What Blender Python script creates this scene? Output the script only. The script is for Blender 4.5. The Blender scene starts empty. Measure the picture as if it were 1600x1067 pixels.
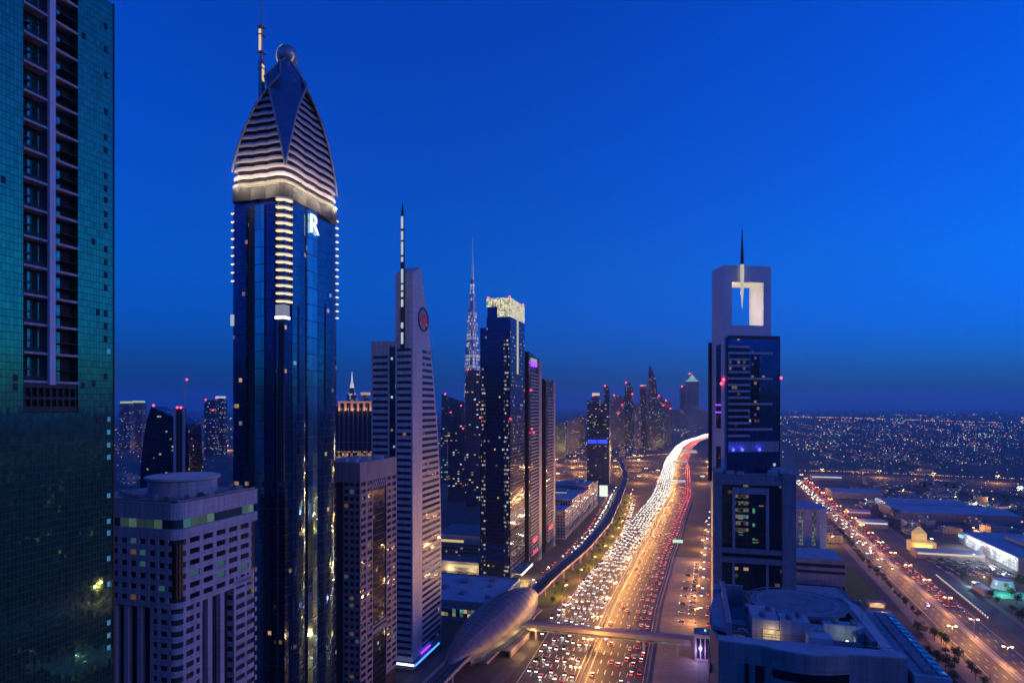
import bpy, math, random
from mathutils import Vector
R = math.radians
rnd = random.Random(7)
C = bpy.context.scene.collection
SC = bpy.context.scene

# ------------------------------------------------------------------ camera
TH = math.atan(0.286)                 # the avenue runs this far right of the view axis
CT, ST = math.cos(TH), math.sin(TH)
FPX, HZN, CAMH = 978.0, 635.0, 160.0  # focal length / horizon row of the photo, eye height in metres
cd = bpy.data.cameras.new('camera'); cam = bpy.data.objects.new('camera', cd); C.objects.link(cam)
cd.sensor_width = 36; cd.lens = FPX / 1600 * 36
cd.shift_y = (HZN - 533.5) / 1600
cd.clip_start = 1; cd.clip_end = 120000
cam.location = (0, 0, CAMH); cam.rotation_euler = (R(90), 0, 0)
SC.camera = cam

# ------------------------------------------------------------------ dusk sky
wd = bpy.data.worlds.new('World'); SC.world = wd; wd.use_nodes = True
nt = wd.node_tree; nt.nodes.clear()
SUN_EL, SUN_AZ = R(1.0), R(80)        # just setting, out to the right over the sea
sky = nt.nodes.new('ShaderNodeTexSky'); sky.sky_type = 'NISHITA'; sky.sun_disc = False
sky.sun_elevation = SUN_EL; sky.sun_rotation = SUN_AZ
sky.altitude = 0; sky.air_density = 1.0; sky.dust_density = 0.6; sky.ozone_density = 5.0
grade = nt.nodes.new('ShaderNodeMix'); grade.data_type = 'RGBA'; grade.blend_type = 'MULTIPLY'
grade.inputs[0].default_value = 1.0
# the camera's strongly blue dusk balance, purer overhead and more violet in the low air
tcw = nt.nodes.new('ShaderNodeTexCoord'); spw = nt.nodes.new('ShaderNodeSeparateXYZ'); rmp = nt.nodes.new('ShaderNodeValToRGB')
nt.links.new(tcw.outputs['Generated'], spw.inputs[0]); nt.links.new(spw.outputs[2], rmp.inputs[0]); nt.links.new(rmp.outputs[0], grade.inputs[7])
rmp.color_ramp.elements[0].position = 0.0; rmp.color_ramp.elements[0].color = (.03, .27, 1.0, 1)
rmp.color_ramp.elements[1].position = 0.5; rmp.color_ramp.elements[1].color = (0, .40, 1.0, 1)
for p_, c_ in ((.05, (.015, .25, 1.0, 1)), (.1, (.004, .30, .97, 1)), (.2, (0, .40, .90, 1))): rmp.color_ramp.elements.new(p_).color = c_
bg = nt.nodes.new('ShaderNodeBackground'); bg.inputs[1].default_value = 0.10
wo = nt.nodes.new('ShaderNodeOutputWorld')
nt.links.new(sky.outputs[0], grade.inputs[6]); nt.links.new(grade.outputs[2], bg.inputs[0]); nt.links.new(bg.outputs[0], wo.inputs[0])

# ------------------------------------------------------------------ last afterglow
sl = bpy.data.lights.new('afterglow_sun', 'SUN'); sl.energy = 0.042; sl.angle = R(30); sl.color = (0.54, 0.44, 1.0)
so = bpy.data.objects.new('afterglow_sun', sl); C.objects.link(so)
d = Vector((-math.sin(R(118)) * math.cos(R(14)), -math.cos(R(118)) * math.cos(R(14)), -math.sin(R(14))))
so.rotation_euler = d.to_track_quat('-Z', 'Y').to_euler()
SC.view_settings.view_transform = 'Standard'; SC.view_settings.look = 'None'
SC.view_settings.exposure = 3.3; KL = 0.1015   # exposed for the dusk; every lamp below is scaled by KL; SC.view_settings.gamma = 1.0
cy = SC.cycles
cy.use_denoising = True; cy.max_bounces = 6; cy.diffuse_bounces = 2; cy.glossy_bounces = 3
cy.transmission_bounces = 2; cy.volume_bounces = 1; cy.sample_clamp_indirect = 2.0; cy.sample_clamp_direct = 0
cy.use_light_tree = True; cy.caustics_reflective = False; cy.caustics_refractive = False

# ------------------------------------------------------------------ coordinates
def W(u, v): return (CT * u + ST * v, -ST * u + CT * v)          # avenue axes -> world
def UV(x, y): return (CT * x - ST * y, ST * x + CT * y)
def gp(px, py, z=0.0):                                           # photo pixel at height z -> world
    y = FPX * (CAMH - z) / (py - HZN); return ((px - 800) / FPX * y, y)
def guv(px, py, z=0.0): return UV(*gp(px, py, z))
def proj(x, y, z):
    if y < 1: return (-9999, -9999)
    return (800 + FPX * x / y, HZN - FPX * (z - CAMH) / y)

# ------------------------------------------------------------------ mesh helper
class MB:
    def __init__(s): s.v = []; s.f = []; s.m = []
    def poly(s, pts, m=0):
        i = len(s.v); s.v += [tuple(p) for p in pts]; s.f.append(tuple(range(i, i + len(pts)))); s.m.append(m)
    def box(s, x0, x1, y0, y1, z0, z1, m=0, top=None):
        i = len(s.v)
        s.v += [(x0, y0, z0), (x1, y0, z0), (x1, y1, z0), (x0, y1, z0), (x0, y0, z1), (x1, y0, z1), (x1, y1, z1), (x0, y1, z1)]
        for k, q in enumerate(((3, 2, 1, 0), (4, 5, 6, 7), (0, 1, 5, 4), (1, 2, 6, 5), (2, 3, 7, 6), (3, 0, 4, 7))):
            s.f.append(tuple(i + j for j in q)); s.m.append(top if (k == 1 and top is not None) else m)
        return s
    def loft(s, rings, m=0, cap=True, close=True, ms=None, topm=None):
        n = len(rings[0]); b = len(s.v)
        for r in rings: s.v += [tuple(p) for p in r]
        for k in range(len(rings) - 1):
            for j in range(n if close else n - 1):
                a = b + k * n + j; c = b + k * n + (j + 1) % n
                s.f.append((a, c, c + n, a + n)); s.m.append(ms[k] if ms else m)
        if cap and close:
            s.f.append(tuple(b + j for j in reversed(range(n)))); s.m.append(m)
            s.f.append(tuple(b + (len(rings) - 1) * n + j for j in range(n))); s.m.append(topm if topm is not None else (ms[-1] if ms else m))
        return s
    def prism(s, pl, z0, z1, m=0, topm=None):
        return s.loft([[(x, y, z0) for x, y in pl], [(x, y, z1) for x, y in pl]], m, topm=topm)
    def cyl(s, cx, cy_, r0, r1, z0, z1, n=12, m=0):
        return s.loft([[(cx + r * math.cos(2 * math.pi * k / n), cy_ + r * math.sin(2 * math.pi * k / n), z) for k in range(n)] for r, z in ((r0, z0), (r1, z1))], m)
    def lathe(s, cx, cy_, prof, n=12, m=0, ms=None):
        return s.loft([[(cx + r * math.cos(2 * math.pi * k / n), cy_ + r * math.sin(2 * math.pi * k / n), z) for k in range(n)] for r, z in prof], m, ms=ms)
    def tube(s, p0, p1, r0, r1=None, n=6, m=0):
        r1 = r0 if r1 is None else r1
        a = Vector(p0); b_ = Vector(p1); d_ = (b_ - a).normalized()
        q = d_.orthogonal().normalized(); w = d_.cross(q)
        s.loft([[tuple(c + (q * math.cos(2 * math.pi * k / n) + w * math.sin(2 * math.pi * k / n)) * r) for k in range(n)] for c, r in ((a, r0), (b_, r1))], m)
        return s
    def ball(s, c, r, n=8, k=5, m=0, sq=1.0):
        pr = [(max(r * math.sin(math.pi * i / k), 0.01 * r), c[2] - sq * r * math.cos(math.pi * i / k)) for i in range(k + 1)]
        return s.lathe(c[0], c[1], pr, n, m)
    def mesh(s, name, mats, smooth=False):
        me = bpy.data.meshes.new(name); me.from_pydata(s.v, [], s.f)
        for mm in (mats if isinstance(mats, (list, tuple)) else [mats]): me.materials.append(mm)
        me.polygons.foreach_set('material_index', s.m)
        me.update()
        uvl = me.uv_layers.new(name='UVMap'); dat = [0.0] * (2 * len(me.loops)); vs = me.vertices
        for p in me.polygons:
            nx, ny, nz = p.normal; h = math.hypot(nx, ny)
            if abs(nz) > 0.8 or h < 1e-6: tx = ty = None
            else: tx, ty = -ny / h, nx / h
            for li in p.loop_indices:
                co = vs[me.loops[li].vertex_index].co
                if tx is None: dat[2 * li] = co.x; dat[2 * li + 1] = co.y
                else: dat[2 * li] = co.x * tx + co.y * ty; dat[2 * li + 1] = co.z
        uvl.data.foreach_set('uv', dat)
        if smooth: me.polygons.foreach_set('use_smooth', [True] * len(me.polygons))
        return me
    def build(s, name, mats, parent=None, smooth=False, loc=None, rz=0):
        o = bpy.data.objects.new(name, s.mesh(name, mats, smooth)); C.objects.link(o)
        if parent: o.parent = parent
        if loc: o.location = loc
        if rz: o.rotation_euler = (0, 0, rz)
        return o

def tag(o, label=None, cat=None, group=None, kind=None):
    if label: o['label'] = label
    if cat: o['category'] = cat
    if group: o['group'] = group
    if kind: o['kind'] = kind
    return o
def thing(name, label, cat, u, v, group=None, rz=-TH, z=0, world=False):
    o = bpy.data.objects.new(name, None); C.objects.link(o); o.empty_display_size = 1
    x, y = (u, v) if world else W(u, v)
    o.location = (x, y, z); o.rotation_euler = (0, 0, rz)
    return tag(o, label, cat, group)
def put(name, me, parent, loc=(0, 0, 0), rz=0):
    o = bpy.data.objects.new(name, me); C.objects.link(o); o.parent = parent; o.location = loc
    if rz: o.rotation_euler = (0, 0, rz)
    return o
def copy_tree(o, parent=None):
    c = o.copy(); C.objects.link(c); c.parent = parent
    for ch in list(o.children): copy_tree(ch, c)
    return c

# ------------------------------------------------------------------ materials
def mat(name, col, rough=0.7, metal=0.0, spec=0.5, vary=0.18, scale=0.25, emit=None, es=0.0, sample=False, joint=None):
    m = bpy.data.materials.new(name); m.use_nodes = True; t = m.node_tree; b = t.nodes['Principled BSDF']
    b.inputs['Base Color'].default_value = (*col, 1); b.inputs['Roughness'].default_value = rough
    b.inputs['Metallic'].default_value = metal; b.inputs['Specular IOR Level'].default_value = spec
    if emit:
        b.inputs['Emission Color'].default_value = (*emit, 1); b.inputs['Emission Strength'].default_value = es * KL
        if not sample: m.cycles.emission_sampling = 'NONE'
    if vary:
        g = t.nodes.new('ShaderNodeNewGeometry'); n = t.nodes.new('ShaderNodeTexNoise'); n.inputs['Scale'].default_value = scale
        n.inputs['Detail'].default_value = 6; n.inputs['Roughness'].default_value = 0.65
        r = t.nodes.new('ShaderNodeMapRange'); r.inputs[1].default_value = 0.3; r.inputs[2].default_value = 0.7
        r.inputs[3].default_value = 1 - vary; r.inputs[4].default_value = 1 + vary
        x = t.nodes.new('ShaderNodeVectorMath'); x.operation = 'SCALE'; x.inputs[0].default_value = col
        t.links.new(g.outputs['Position'], n.inputs['Vector']); t.links.new(n.outputs[0], r.inputs[0])
        fac = r.outputs[0]
        if joint:                                              # cladding joints and rain streaks
            mp = t.nodes.new('ShaderNodeVectorMath'); mp.operation = 'MULTIPLY'; mp.inputs[1].default_value = (1.1, 1.1, .05); t.links.new(g.outputs['Position'], mp.inputs[0])
            n2 = t.nodes.new('ShaderNodeTexNoise'); n2.inputs['Scale'].default_value = .9; n2.inputs['Detail'].default_value = 4; t.links.new(mp.outputs[0], n2.inputs['Vector'])
            r2 = t.nodes.new('ShaderNodeMapRange'); r2.inputs[1].default_value = .32; r2.inputs[2].default_value = .68; r2.inputs[3].default_value = .74; r2.inputs[4].default_value = 1.12; t.links.new(n2.outputs[0], r2.inputs[0])
            def M_(op, p, q):
                n_ = t.nodes.new('ShaderNodeMath'); n_.operation = op
                for i, z in enumerate((p, q)):
                    if isinstance(z, (int, float)): n_.inputs[i].default_value = z
                    elif z is not None: t.links.new(z, n_.inputs[i])
                return n_.outputs[0]
            u_ = t.nodes.new('ShaderNodeUVMap'); s_ = t.nodes.new('ShaderNodeSeparateXYZ'); t.links.new(u_.outputs[0], s_.inputs[0])
            ln = M_('MAXIMUM', M_('LESS_THAN', M_('FRACT', M_('DIVIDE', s_.outputs[0], joint[0]), None), .035), M_('LESS_THAN', M_('FRACT', M_('DIVIDE', s_.outputs[1], joint[1]), None), .05))
            fac = M_('MULTIPLY', M_('MULTIPLY', fac, r2.outputs[0]), M_('SUBTRACT', 1.0, M_('MULTIPLY', ln, .4)))
        t.links.new(fac, x.inputs['Scale']); t.links.new(x.outputs[0], b.inputs['Base Color'])
    return m
def emat(name, col, s, sample=False):
    return mat(name, (0.02, 0.02, 0.02), 0.5, vary=0, emit=col, es=s, sample=sample)

def facade(name, glass, frame, cw, ch, fw=0.07, fh=0.10, sp=0.0, spcol=None, metal=0.85, rough=0.06, lit=0.04,
           warm=(1.0, 0.62, 0.28), cool=(0.65, 0.85, 1.0), es=1.2, tilt=0.012, vary=0.35, frough=0.55, dirt=0.15):
    """Curtain wall or window grid laid out in metres over the face (UV)."""
    m = bpy.data.materials.new(name); m.use_nodes = True; t = m.node_tree; N = t.nodes; L = t.links; b = N['Principled BSDF']
    def math_(op, a, bb=None, c=None):
        n = N.new('ShaderNodeMath'); n.operation = op
        for i, x in enumerate((a, bb, c)):
            if x is None: continue
            if isinstance(x, (int, float)): n.inputs[i].default_value = x
            else: L.new(x, n.inputs[i])
        return n.outputs[0]
    uv = N.new('ShaderNodeUVMap'); s = N.new('ShaderNodeSeparateXYZ'); L.new(uv.outputs[0], s.inputs[0])
    a = math_('DIVIDE', s.outputs[0], cw); c = math_('DIVIDE', s.outputs[1], ch)
    fa = math_('FRACT', a); fc = math_('FRACT', c); ia = math_('FLOOR', a); ic = math_('FLOOR', c)
    oi = N.new('ShaderNodeObjectInfo')
    cb = N.new('ShaderNodeCombineXYZ'); L.new(ia, cb.inputs[0]); L.new(ic, cb.inputs[1]); L.new(math_('MULTIPLY', oi.outputs['Random'], 91.7), cb.inputs[2])
    wn = N.new('ShaderNodeTexWhiteNoise'); wn.noise_dimensions = '3D'; L.new(cb.outputs[0], wn.inputs['Vector'])
    sc = N.new('ShaderNodeSeparateColor'); L.new(wn.outputs['Color'], sc.inputs[0])
    bars = math_('MAXIMUM', math_('LESS_THAN', fa, fw), math_('LESS_THAN', fc, fh))
    opaque = math_('MAXIMUM', bars, math_('LESS_THAN', fc, sp)) if sp else bars
    es = es * KL
    # colour
    gl = N.new('ShaderNodeVectorMath'); gl.operation = 'SCALE'; gl.inputs[0].default_value = glass
    L.new(math_('MULTIPLY_ADD', sc.outputs[0], vary, 1 - vary / 2), gl.inputs['Scale'])
    col = gl.outputs[0]
    g = N.new('ShaderNodeNewGeometry'); nz = N.new('ShaderNodeTexNoise'); nz.inputs['Scale'].default_value = 0.15; nz.inputs['Detail'].default_value = 5
    L.new(g.outputs['Position'], nz.inputs['Vector'])
    def over(bot, top, fac):
        mx = N.new('ShaderNodeMix'); mx.data_type = 'RGBA'; L.new(fac, mx.inputs[0]); L.new(bot, mx.inputs[6])
        if isinstance(top, tuple): mx.inputs[7].default_value = (*top, 1)
        else: L.new(top, mx.inputs[7])
        return mx.outputs[2]
    if sp: col = over(col, spcol or frame, math_('LESS_THAN', fc, sp))
    col = over(col, frame, bars)
    dv = N.new('ShaderNodeVectorMath'); dv.operation = 'SCALE'; L.new(col, dv.inputs[0]); L.new(math_('MULTIPLY_ADD', nz.outputs[0], 2 * dirt, 1 - dirt), dv.inputs['Scale'])
    L.new(dv.outputs[0], b.inputs['Base Color'])
    inv = math_('SUBTRACT', 1.0, opaque)
    L.new(math_('MULTIPLY', inv, metal), b.inputs['Metallic'])
    L.new(math_('MULTIPLY_ADD', opaque, frough - rough, rough), b.inputs['Roughness'])
    if tilt:
        v1 = N.new('ShaderNodeVectorMath'); v1.operation = 'SUBTRACT'; L.new(wn.outputs['Color'], v1.inputs[0]); v1.inputs[1].default_value = (0.5, 0.5, 0.5)
        v2 = N.new('ShaderNodeVectorMath'); v2.operation = 'SCALE'; L.new(v1.outputs[0], v2.inputs[0]); v2.inputs['Scale'].default_value = tilt
        v3 = N.new('ShaderNodeVectorMath'); v3.operation = 'ADD'; L.new(v2.outputs[0], v3.inputs[0]); L.new(g.outputs['Normal'], v3.inputs[1])
        v4 = N.new('ShaderNodeVectorMath'); v4.operation = 'NORMALIZE'; L.new(v3.outputs[0], v4.inputs[0]); L.new(v4.outputs[0], b.inputs['Normal'])
    if lit:
        on = math_('MULTIPLY', math_('GREATER_THAN', wn.outputs['Value'], 1 - lit), inv)
        if lit < .5: on = math_('MULTIPLY', on, math_('GREATER_THAN', fc, 0.55))
        mx = N.new('ShaderNodeMix'); mx.data_type = 'RGBA'; L.new(math_('GREATER_THAN', sc.outputs[1], 0.6), mx.inputs[0])
        mx.inputs[6].default_value = (*warm, 1); mx.inputs[7].default_value = (*cool, 1)
        L.new(mx.outputs[2], b.inputs['Emission Color'])
        L.new(math_('MULTIPLY', on, math_('MULTIPLY_ADD', sc.outputs[2], es, 0.12 * es)), b.inputs['Emission Strength'])
        m.cycles.emission_sampling = 'NONE'
    return m

M = {}
M['ground'] = mat('ground', (0.095, 0.075, 0.065), 0.9, vary=0.55, scale=0.012)
M['asphalt'] = mat('asphalt', (0.065, 0.058, 0.055), 0.62, vary=0.3, scale=0.09)
M['asphalt_old'] = mat('asphalt_old', (0.10, 0.085, 0.08), 0.7, vary=0.3, scale=0.06)
M['paving'] = mat('paving', (0.24, 0.20, 0.17), 0.8, vary=0.25, scale=0.12)
M['kerb'] = mat('kerb', (0.35, 0.32, 0.3), 0.8)
M['paint'] = mat('paint', (0.75, 0.72, 0.68), 0.6, vary=0.2, scale=0.6)
M['grass'] = mat('grass', (0.08, 0.115, 0.018), 0.95, vary=0.45, scale=0.35)
M['white_stone'] = mat('white_stone', (0.45, 0.41, 0.44), 0.7, vary=0.12, scale=0.3, joint=(2.8, 1.71))
M['pale_panel'] = mat('pale_panel', (0.42, 0.41, 0.46), 0.45, vary=0.10, scale=0.2, joint=(2.4, 3.95))
M['grey_panel'] = mat('grey_panel', (0.29, 0.27, 0.30), 0.5, vary=0.12, scale=0.2, joint=(2.6, 1.9))
M['beige'] = mat('beige', (0.33, 0.26, 0.26), 0.75, vary=0.14, scale=0.25, joint=(3.0, 1.72))
M['concrete'] = mat('concrete', (0.30, 0.28, 0.28), 0.8, vary=0.2, scale=0.3)
M['portal_white'] = mat('portal_white', (0.60, 0.59, 0.63), 0.5, vary=0.07, scale=0.15)
M['roof'] = mat('roof', (0.22, 0.22, 0.24), 0.85, vary=0.3, scale=0.25)
M['roof_pale'] = mat('roof_pale', (0.42, 0.42, 0.44), 0.8, vary=0.2, scale=0.25)
M['dark'] = mat('dark', (0.018, 0.016, 0.018), 0.5, vary=0.2)
M['bronze'] = mat('bronze', (0.06, 0.042, 0.035), 0.35, 0.3, vary=0.2)
M['steel'] = mat('steel', (0.35, 0.36, 0.38), 0.35, 0.8, vary=0.1)
M['tyre'] = mat('tyre', (0.015, 0.015, 0.015), 0.8, vary=0)
M['win'] = mat('window_glass', (0.012, 0.013, 0.018), 0.08, 0.0, 0.55, vary=0)
M['win_amber'] = mat('window_amber', (0.05, 0.03, 0.01), 0.2, vary=0, emit=(1.0, 0.45, 0.12), es=0.10)
M['win_yellow'] = mat('window_yellow', (0.05, 0.05, 0.01), 0.2, vary=0, emit=(0.95, 0.85, 0.2), es=0.12)
M['win_teal'] = mat('window_teal', (0.02, 0.05, 0.05), 0.2, vary=0, emit=(0.25, 0.8, 0.75), es=0.09)
M['win_white'] = mat('window_white', (0.05, 0.05, 0.05), 0.2, vary=0, emit=(0.8, 0.85, 1.0), es=0.45)
M['lamp_orange'] = emat('lamp_orange', (1.0, 0.55, 0.2), 14)
M['lamp_white'] = emat('lamp_white', (0.9, 0.95, 1.0), 10)
M['lamp_teal'] = emat('lamp_teal', (0.35, 1.0, 0.85), 3.0)
M['lamp_green'] = emat('lamp_green', (0.3, 1.0, 0.45), 2.5)
M['lamp_warm'] = emat('lamp_warm', (1.0, 0.75, 0.45), 6)
M['red'] = emat('aviation_red', (1.0, 0.03, 0.06), 9)
M['blue_led'] = emat('blue_led', (0.04, 0.06, 1.0), 5)
M['violet_led'] = emat('violet_led', (0.25, 0.05, 1.0), 2.2)
M['headlight'] = emat('headlight', (1.0, 0.90, 0.76), 16)
M['taillight'] = emat('taillight', (1.0, 0.05, 0.02), 9)
M['led_warm'] = emat('led_warm', (1.0, 0.82, 0.55), 1.15)
M['led_white'] = emat('led_white', (1.0, 0.96, 0.9), 2.5)

# ================================================================== helpers for facades
def fbox(mb, face, off, a0, a1, z0, z1, d0, d1, m=0):
    """A box on a face: 'R' looks to the avenue (+x), 'L' to -x, 'F' towards the viewer (-y, a runs to -x), 'G' (-y, a runs to +x)."""
    if face == 'R': mb.box(off + d0, off + d1, a0, a1, z0, z1, m)
    elif face == 'L': mb.box(off - d1, off - d0, a0, a1, z0, z1, m)
    elif face == 'F': mb.box(-a1, -a0, off - d1, off - d0, z0, z1, m)
    else: mb.box(a0, a1, off - d1, off - d0, z0, z1, m)
def fpt(face, off, a, z, d):
    return {'R': (off + d, a, z), 'L': (off - d, a, z), 'F': (-a, off - d, z), 'G': (a, off - d, z)}[face]
WINM = {}
def win_mesh(face, w, h, mk):
    k = (face in 'RL', round(w, 2), round(h, 2), mk)
    if k not in WINM:
        b = MB()
        if k[0]: b.box(-.04, .04, -w / 2, w / 2, -h / 2, h / 2)
        else: b.box(-w / 2, w / 2, -.04, .04, -h / 2, h / 2)
        WINM[k] = b.mesh('window', M[mk])
    return WINM[k]
def windows(root, wins, lit=(('win_amber', .05), ('win_yellow', .02), ('win_teal', .03)), cap=100, name='window'):
    """wins: (face, off, a, z, w, h, d).  The hundred that show largest become parts, the rest one stuff part."""
    mw = root.matrix_basis
    def size(q):
        p = mw @ Vector(fpt(q[0], q[1], q[2], q[3], q[6])); x, y = proj(*p)
        return (q[4] * q[5] / max(p.y, 1) ** 2) * (1 if (-5 < x < 1605 and -5 < y < 1075) else 0.01)
    wins = sorted(wins, key=size, reverse=True)
    rest = MB(); mats = ['win'] + [k for k, _ in lit]
    for i, q in enumerate(wins):
        x = rnd.random(); mk = 'win'; acc = 0
        for k, p in lit:
            acc += p
            if x < acc: mk = k; break
        if len(q) > 7: mk = q[7]
        p = fpt(q[0], q[1], q[2], q[3], q[6])
        if i < cap: put(name, win_mesh(q[0], q[4], q[5], mk), root, p)
        else:
            mi = mats.index(mk) if mk in mats else 0
            fbox(rest, q[0], q[1], q[2] - q[4] / 2, q[2] + q[4] / 2, q[3] - q[5] / 2, q[3] + q[5] / 2, q[6] - .04, q[6] + .04, mi)
    if rest.v: tag(rest.build('small_window', [M[k] for k in mats], root), kind='stuff')
def grid(mb, face, off, a0, a1, z0, z1, nc, nr, band=.5, pier=.3, dep=.5, m=0, out=None, pro=0.02):
    """Spandrel bands and piers standing proud of a recessed core; returns the window openings."""
    pw = (a1 - a0) / nc; ph = (z1 - z0) / nr; bw = ph * band; pr = pw * pier
    for r in range(nr): fbox(mb, face, off, a0, a1, z0 + r * ph, z0 + r * ph + bw, -dep, 0, m)
    for c_ in range(nc + 1):
        ca = a0 + c_ * pw; lo = max(a0, ca - pr / 2); hi = min(a1, ca + pr / 2)
        for r in range(nr): fbox(mb, face, off, lo, hi, z0 + r * ph + bw, z0 + (r + 1) * ph, -dep, -pro, m)
    if out is not None:
        for r in range(nr):
            for c_ in range(nc):
                out.append((face, off, a0 + (c_ + .5) * pw, z0 + r * ph + (bw + ph) / 2, pw - pr, ph - bw, -dep + .12))
def rrect(x0, x1, y0, y1, r, n=5, which=(1, 1, 1, 1)):
    """Rectangle with rounded corners, order: (x1,y0) (x1,y1) (x0,y1) (x0,y0)."""
    pts = []
    for (cx, cy_, a0, on) in ((x1 - r, y0 + r, -90, which[0]), (x1 - r, y1 - r, 0, which[1]), (x0 + r, y1 - r, 90, which[2]), (x0 + r, y0 + r, 180, which[3])):
        if on:
            for k in range(n + 1):
                a = R(a0 + 90 * k / n); pts.append((cx + r * math.cos(a), cy_ + r * math.sin(a)))
        else: pts.append({-90: (x1, y0), 0: (x1, y1), 90: (x0, y1), 180: (x0, y0)}[a0])
    return pts
def lamp_ball(name, root, p, r, mk='red'):
    return MB().ball((0, 0, 0), r, 8, 5).build(name, M[mk], root, loc=p)

# ================================================================== the ground and the roads
def curve_u(tab, v):
    if v <= tab[0][0]: return tab[0][1]
    for (v0, u0), (v1, u1) in zip(tab, tab[1:]):
        if v <= v1:
            t = (v - v0) / (v1 - v0); t = t * t * (3 - 2 * t) * .5 + t * .5
            return u0 + (u1 - u0) * t
    return tab[-1][1]
HW = [(200, -62), (500, -62), (650, -57), (860, -47), (1190, -33), (1600, -36), (1900, -40), (2500, -28), (2900, -5), (3650, 95), (4200, 230), (5200, 560), (6500, 1100)]
RW = [(100, 166), (430, 186), (660, 194), (1000, 210), (1400, 226), (1900, 262), (2600, 330)]
VI = [(150, -137), (330, -132), (430, -124.5), (520, -118.5), (665, -107), (800, -104), (960, -110), (1150, -120), (1300, -130), (1420, -142), (1560, -162), (1720, -185), (1860, -205)]
def vs_(v0, v1, step):
    n = max(1, int((v1 - v0) / step)); return [v0 + (v1 - v0) * i / n for i in range(n + 1)]
def strip(name, tab, o0, o1, v0, v1, z, m, step=40, kind='structure', z0=None):
    mb = MB(); prev = None
    for v in vs_(v0, v1, step):
        u = curve_u(tab, v)
        cur = (W(u + o0, v), W(u + o1, v))
        if prev: 
            mb.poly([(*prev[0], z), (*prev[1], z), (*cur[1], z), (*cur[0], z)])
            if z0 is not None:
                mb.poly([(*prev[0], z0), (*prev[0], z), (*cur[0], z), (*cur[0], z0)])
                mb.poly([(*prev[1], z0), (*cur[1], z0), (*cur[1], z), (*prev[1], z)])
        prev = cur
    o = mb.build(name, M[m]); o['kind'] = kind; return o
gb = MB(); gb.poly([(-26000, -3000, 0), (30000, -3000, 0), (30000, 40000, 0), (-26000, 40000, 0)])
tag(gb.build('ground', M['ground']), kind='structure')
strip('highway', HW, -37, 37, 200, 6500, 0.06, 'asphalt')
strip('pavement', HW, 37, 66, 330, 690, 0.04, 'paving')          # sandy lot on the right of the highway
strip('service_road', HW, 66, 78, 300, 1000, 0.06, 'asphalt_old')
strip('side_road', VI, 19, 27, 300, 1150, 0.05, 'asphalt_old')
strip('frontage_road', VI, -30, -13, 250, 1250, 0.05, 'asphalt_old')
strip('avenue', RW, -19, 19, 100, 2600, 0.06, 'asphalt')
strip('avenue_service_road', RW, 26, 40, 100, 900, 0.05, 'asphalt_old')
# painted lane lines, one sheet a little above the asphalt
def lines(name, tab, offs, v0, v1, z, dash=None, wdt=.25):
    mb = MB()
    for o in offs:
        v = v0
        while v < v1:
            e = min(v + (dash[0] if dash else 25), v1)
            a = curve_u(tab, v) + o; b = curve_u(tab, e) + o
            mb.poly([(*W(a - wdt, v), z), (*W(a + wdt, v), z), (*W(b + wdt, e), z), (*W(b - wdt, e), z)])
            v = e + (dash[1] if dash else 0)
    tag(mb.build(name, M['paint']), kind='structure')
LANES_W = [-32, -27.6, -23.2, -18.8, -14.4, -10, -5.6]
LANES_R = [5.6, 10, 14.4, 18.8, 23.2, 27.6, 32]
mid = lambda L_: [(a + b) / 2 for a, b in zip(L_, L_[1:])]
lines('lane_markings', HW, mid(LANES_W) + mid(LANES_R), 330, 1150, 0.11, (6, 9))
lines('edge_markings', HW, [-35, -3, 3, 35], 330, 1500, 0.11, None, .2)
lines('avenue_markings', RW, [-16.5, -2.5, 2.5, 16.5], 330, 1200, 0.11, None, .18)
lines('avenue_lane_markings', RW, [-12, -7.3, 7.3, 12], 330, 900, 0.11, (5, 8), .16)
# cross streets: interchange ahead, and the lit road over the right-hand plain
def road_between(name, pts, wd_, z=0.12, m='asphalt_old'):
    mb = MB()
    L_ = []
    for i, p in enumerate(pts):
        a = pts[max(0, i - 1)]; b = pts[min(len(pts) - 1, i + 1)]; dx, dy = b[0] - a[0], b[1] - a[1]; h = math.hypot(dx, dy)
        L_.append(((p[0] - dy / h * wd_ / 2, p[1] + dx / h * wd_ / 2), (p[0] + dy / h * wd_ / 2, p[1] - dx / h * wd_ / 2)))
    for a, b in zip(L_, L_[1:]): mb.poly([(*a[1], z), (*b[1], z), (*b[0], z), (*a[0], z)])
    return tag(mb.build(name, M[m]), kind='structure')
XR = [('cross_road', [gp(860, 733), gp(960, 742), gp(1100, 748), gp(1180, 748)], 34), ('slip_road', [gp(960, 722), gp(1020, 716), gp(1090, 712)], 22),
      ('ring_road', [gp(1240, 742), gp(1330, 744), gp(1420, 748), gp(1500, 752), gp(1620, 757)], 30), ('boulevard', [gp(180, 700), gp(280, 702), gp(380, 704)], 40),
      ('far_road', [gp(1230, 652), gp(1330, 654), gp(1440, 658), gp(1560, 662)], 60)]
for n_, p_, w_ in XR: road_between(n_, p_, w_, 0.14)
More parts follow.
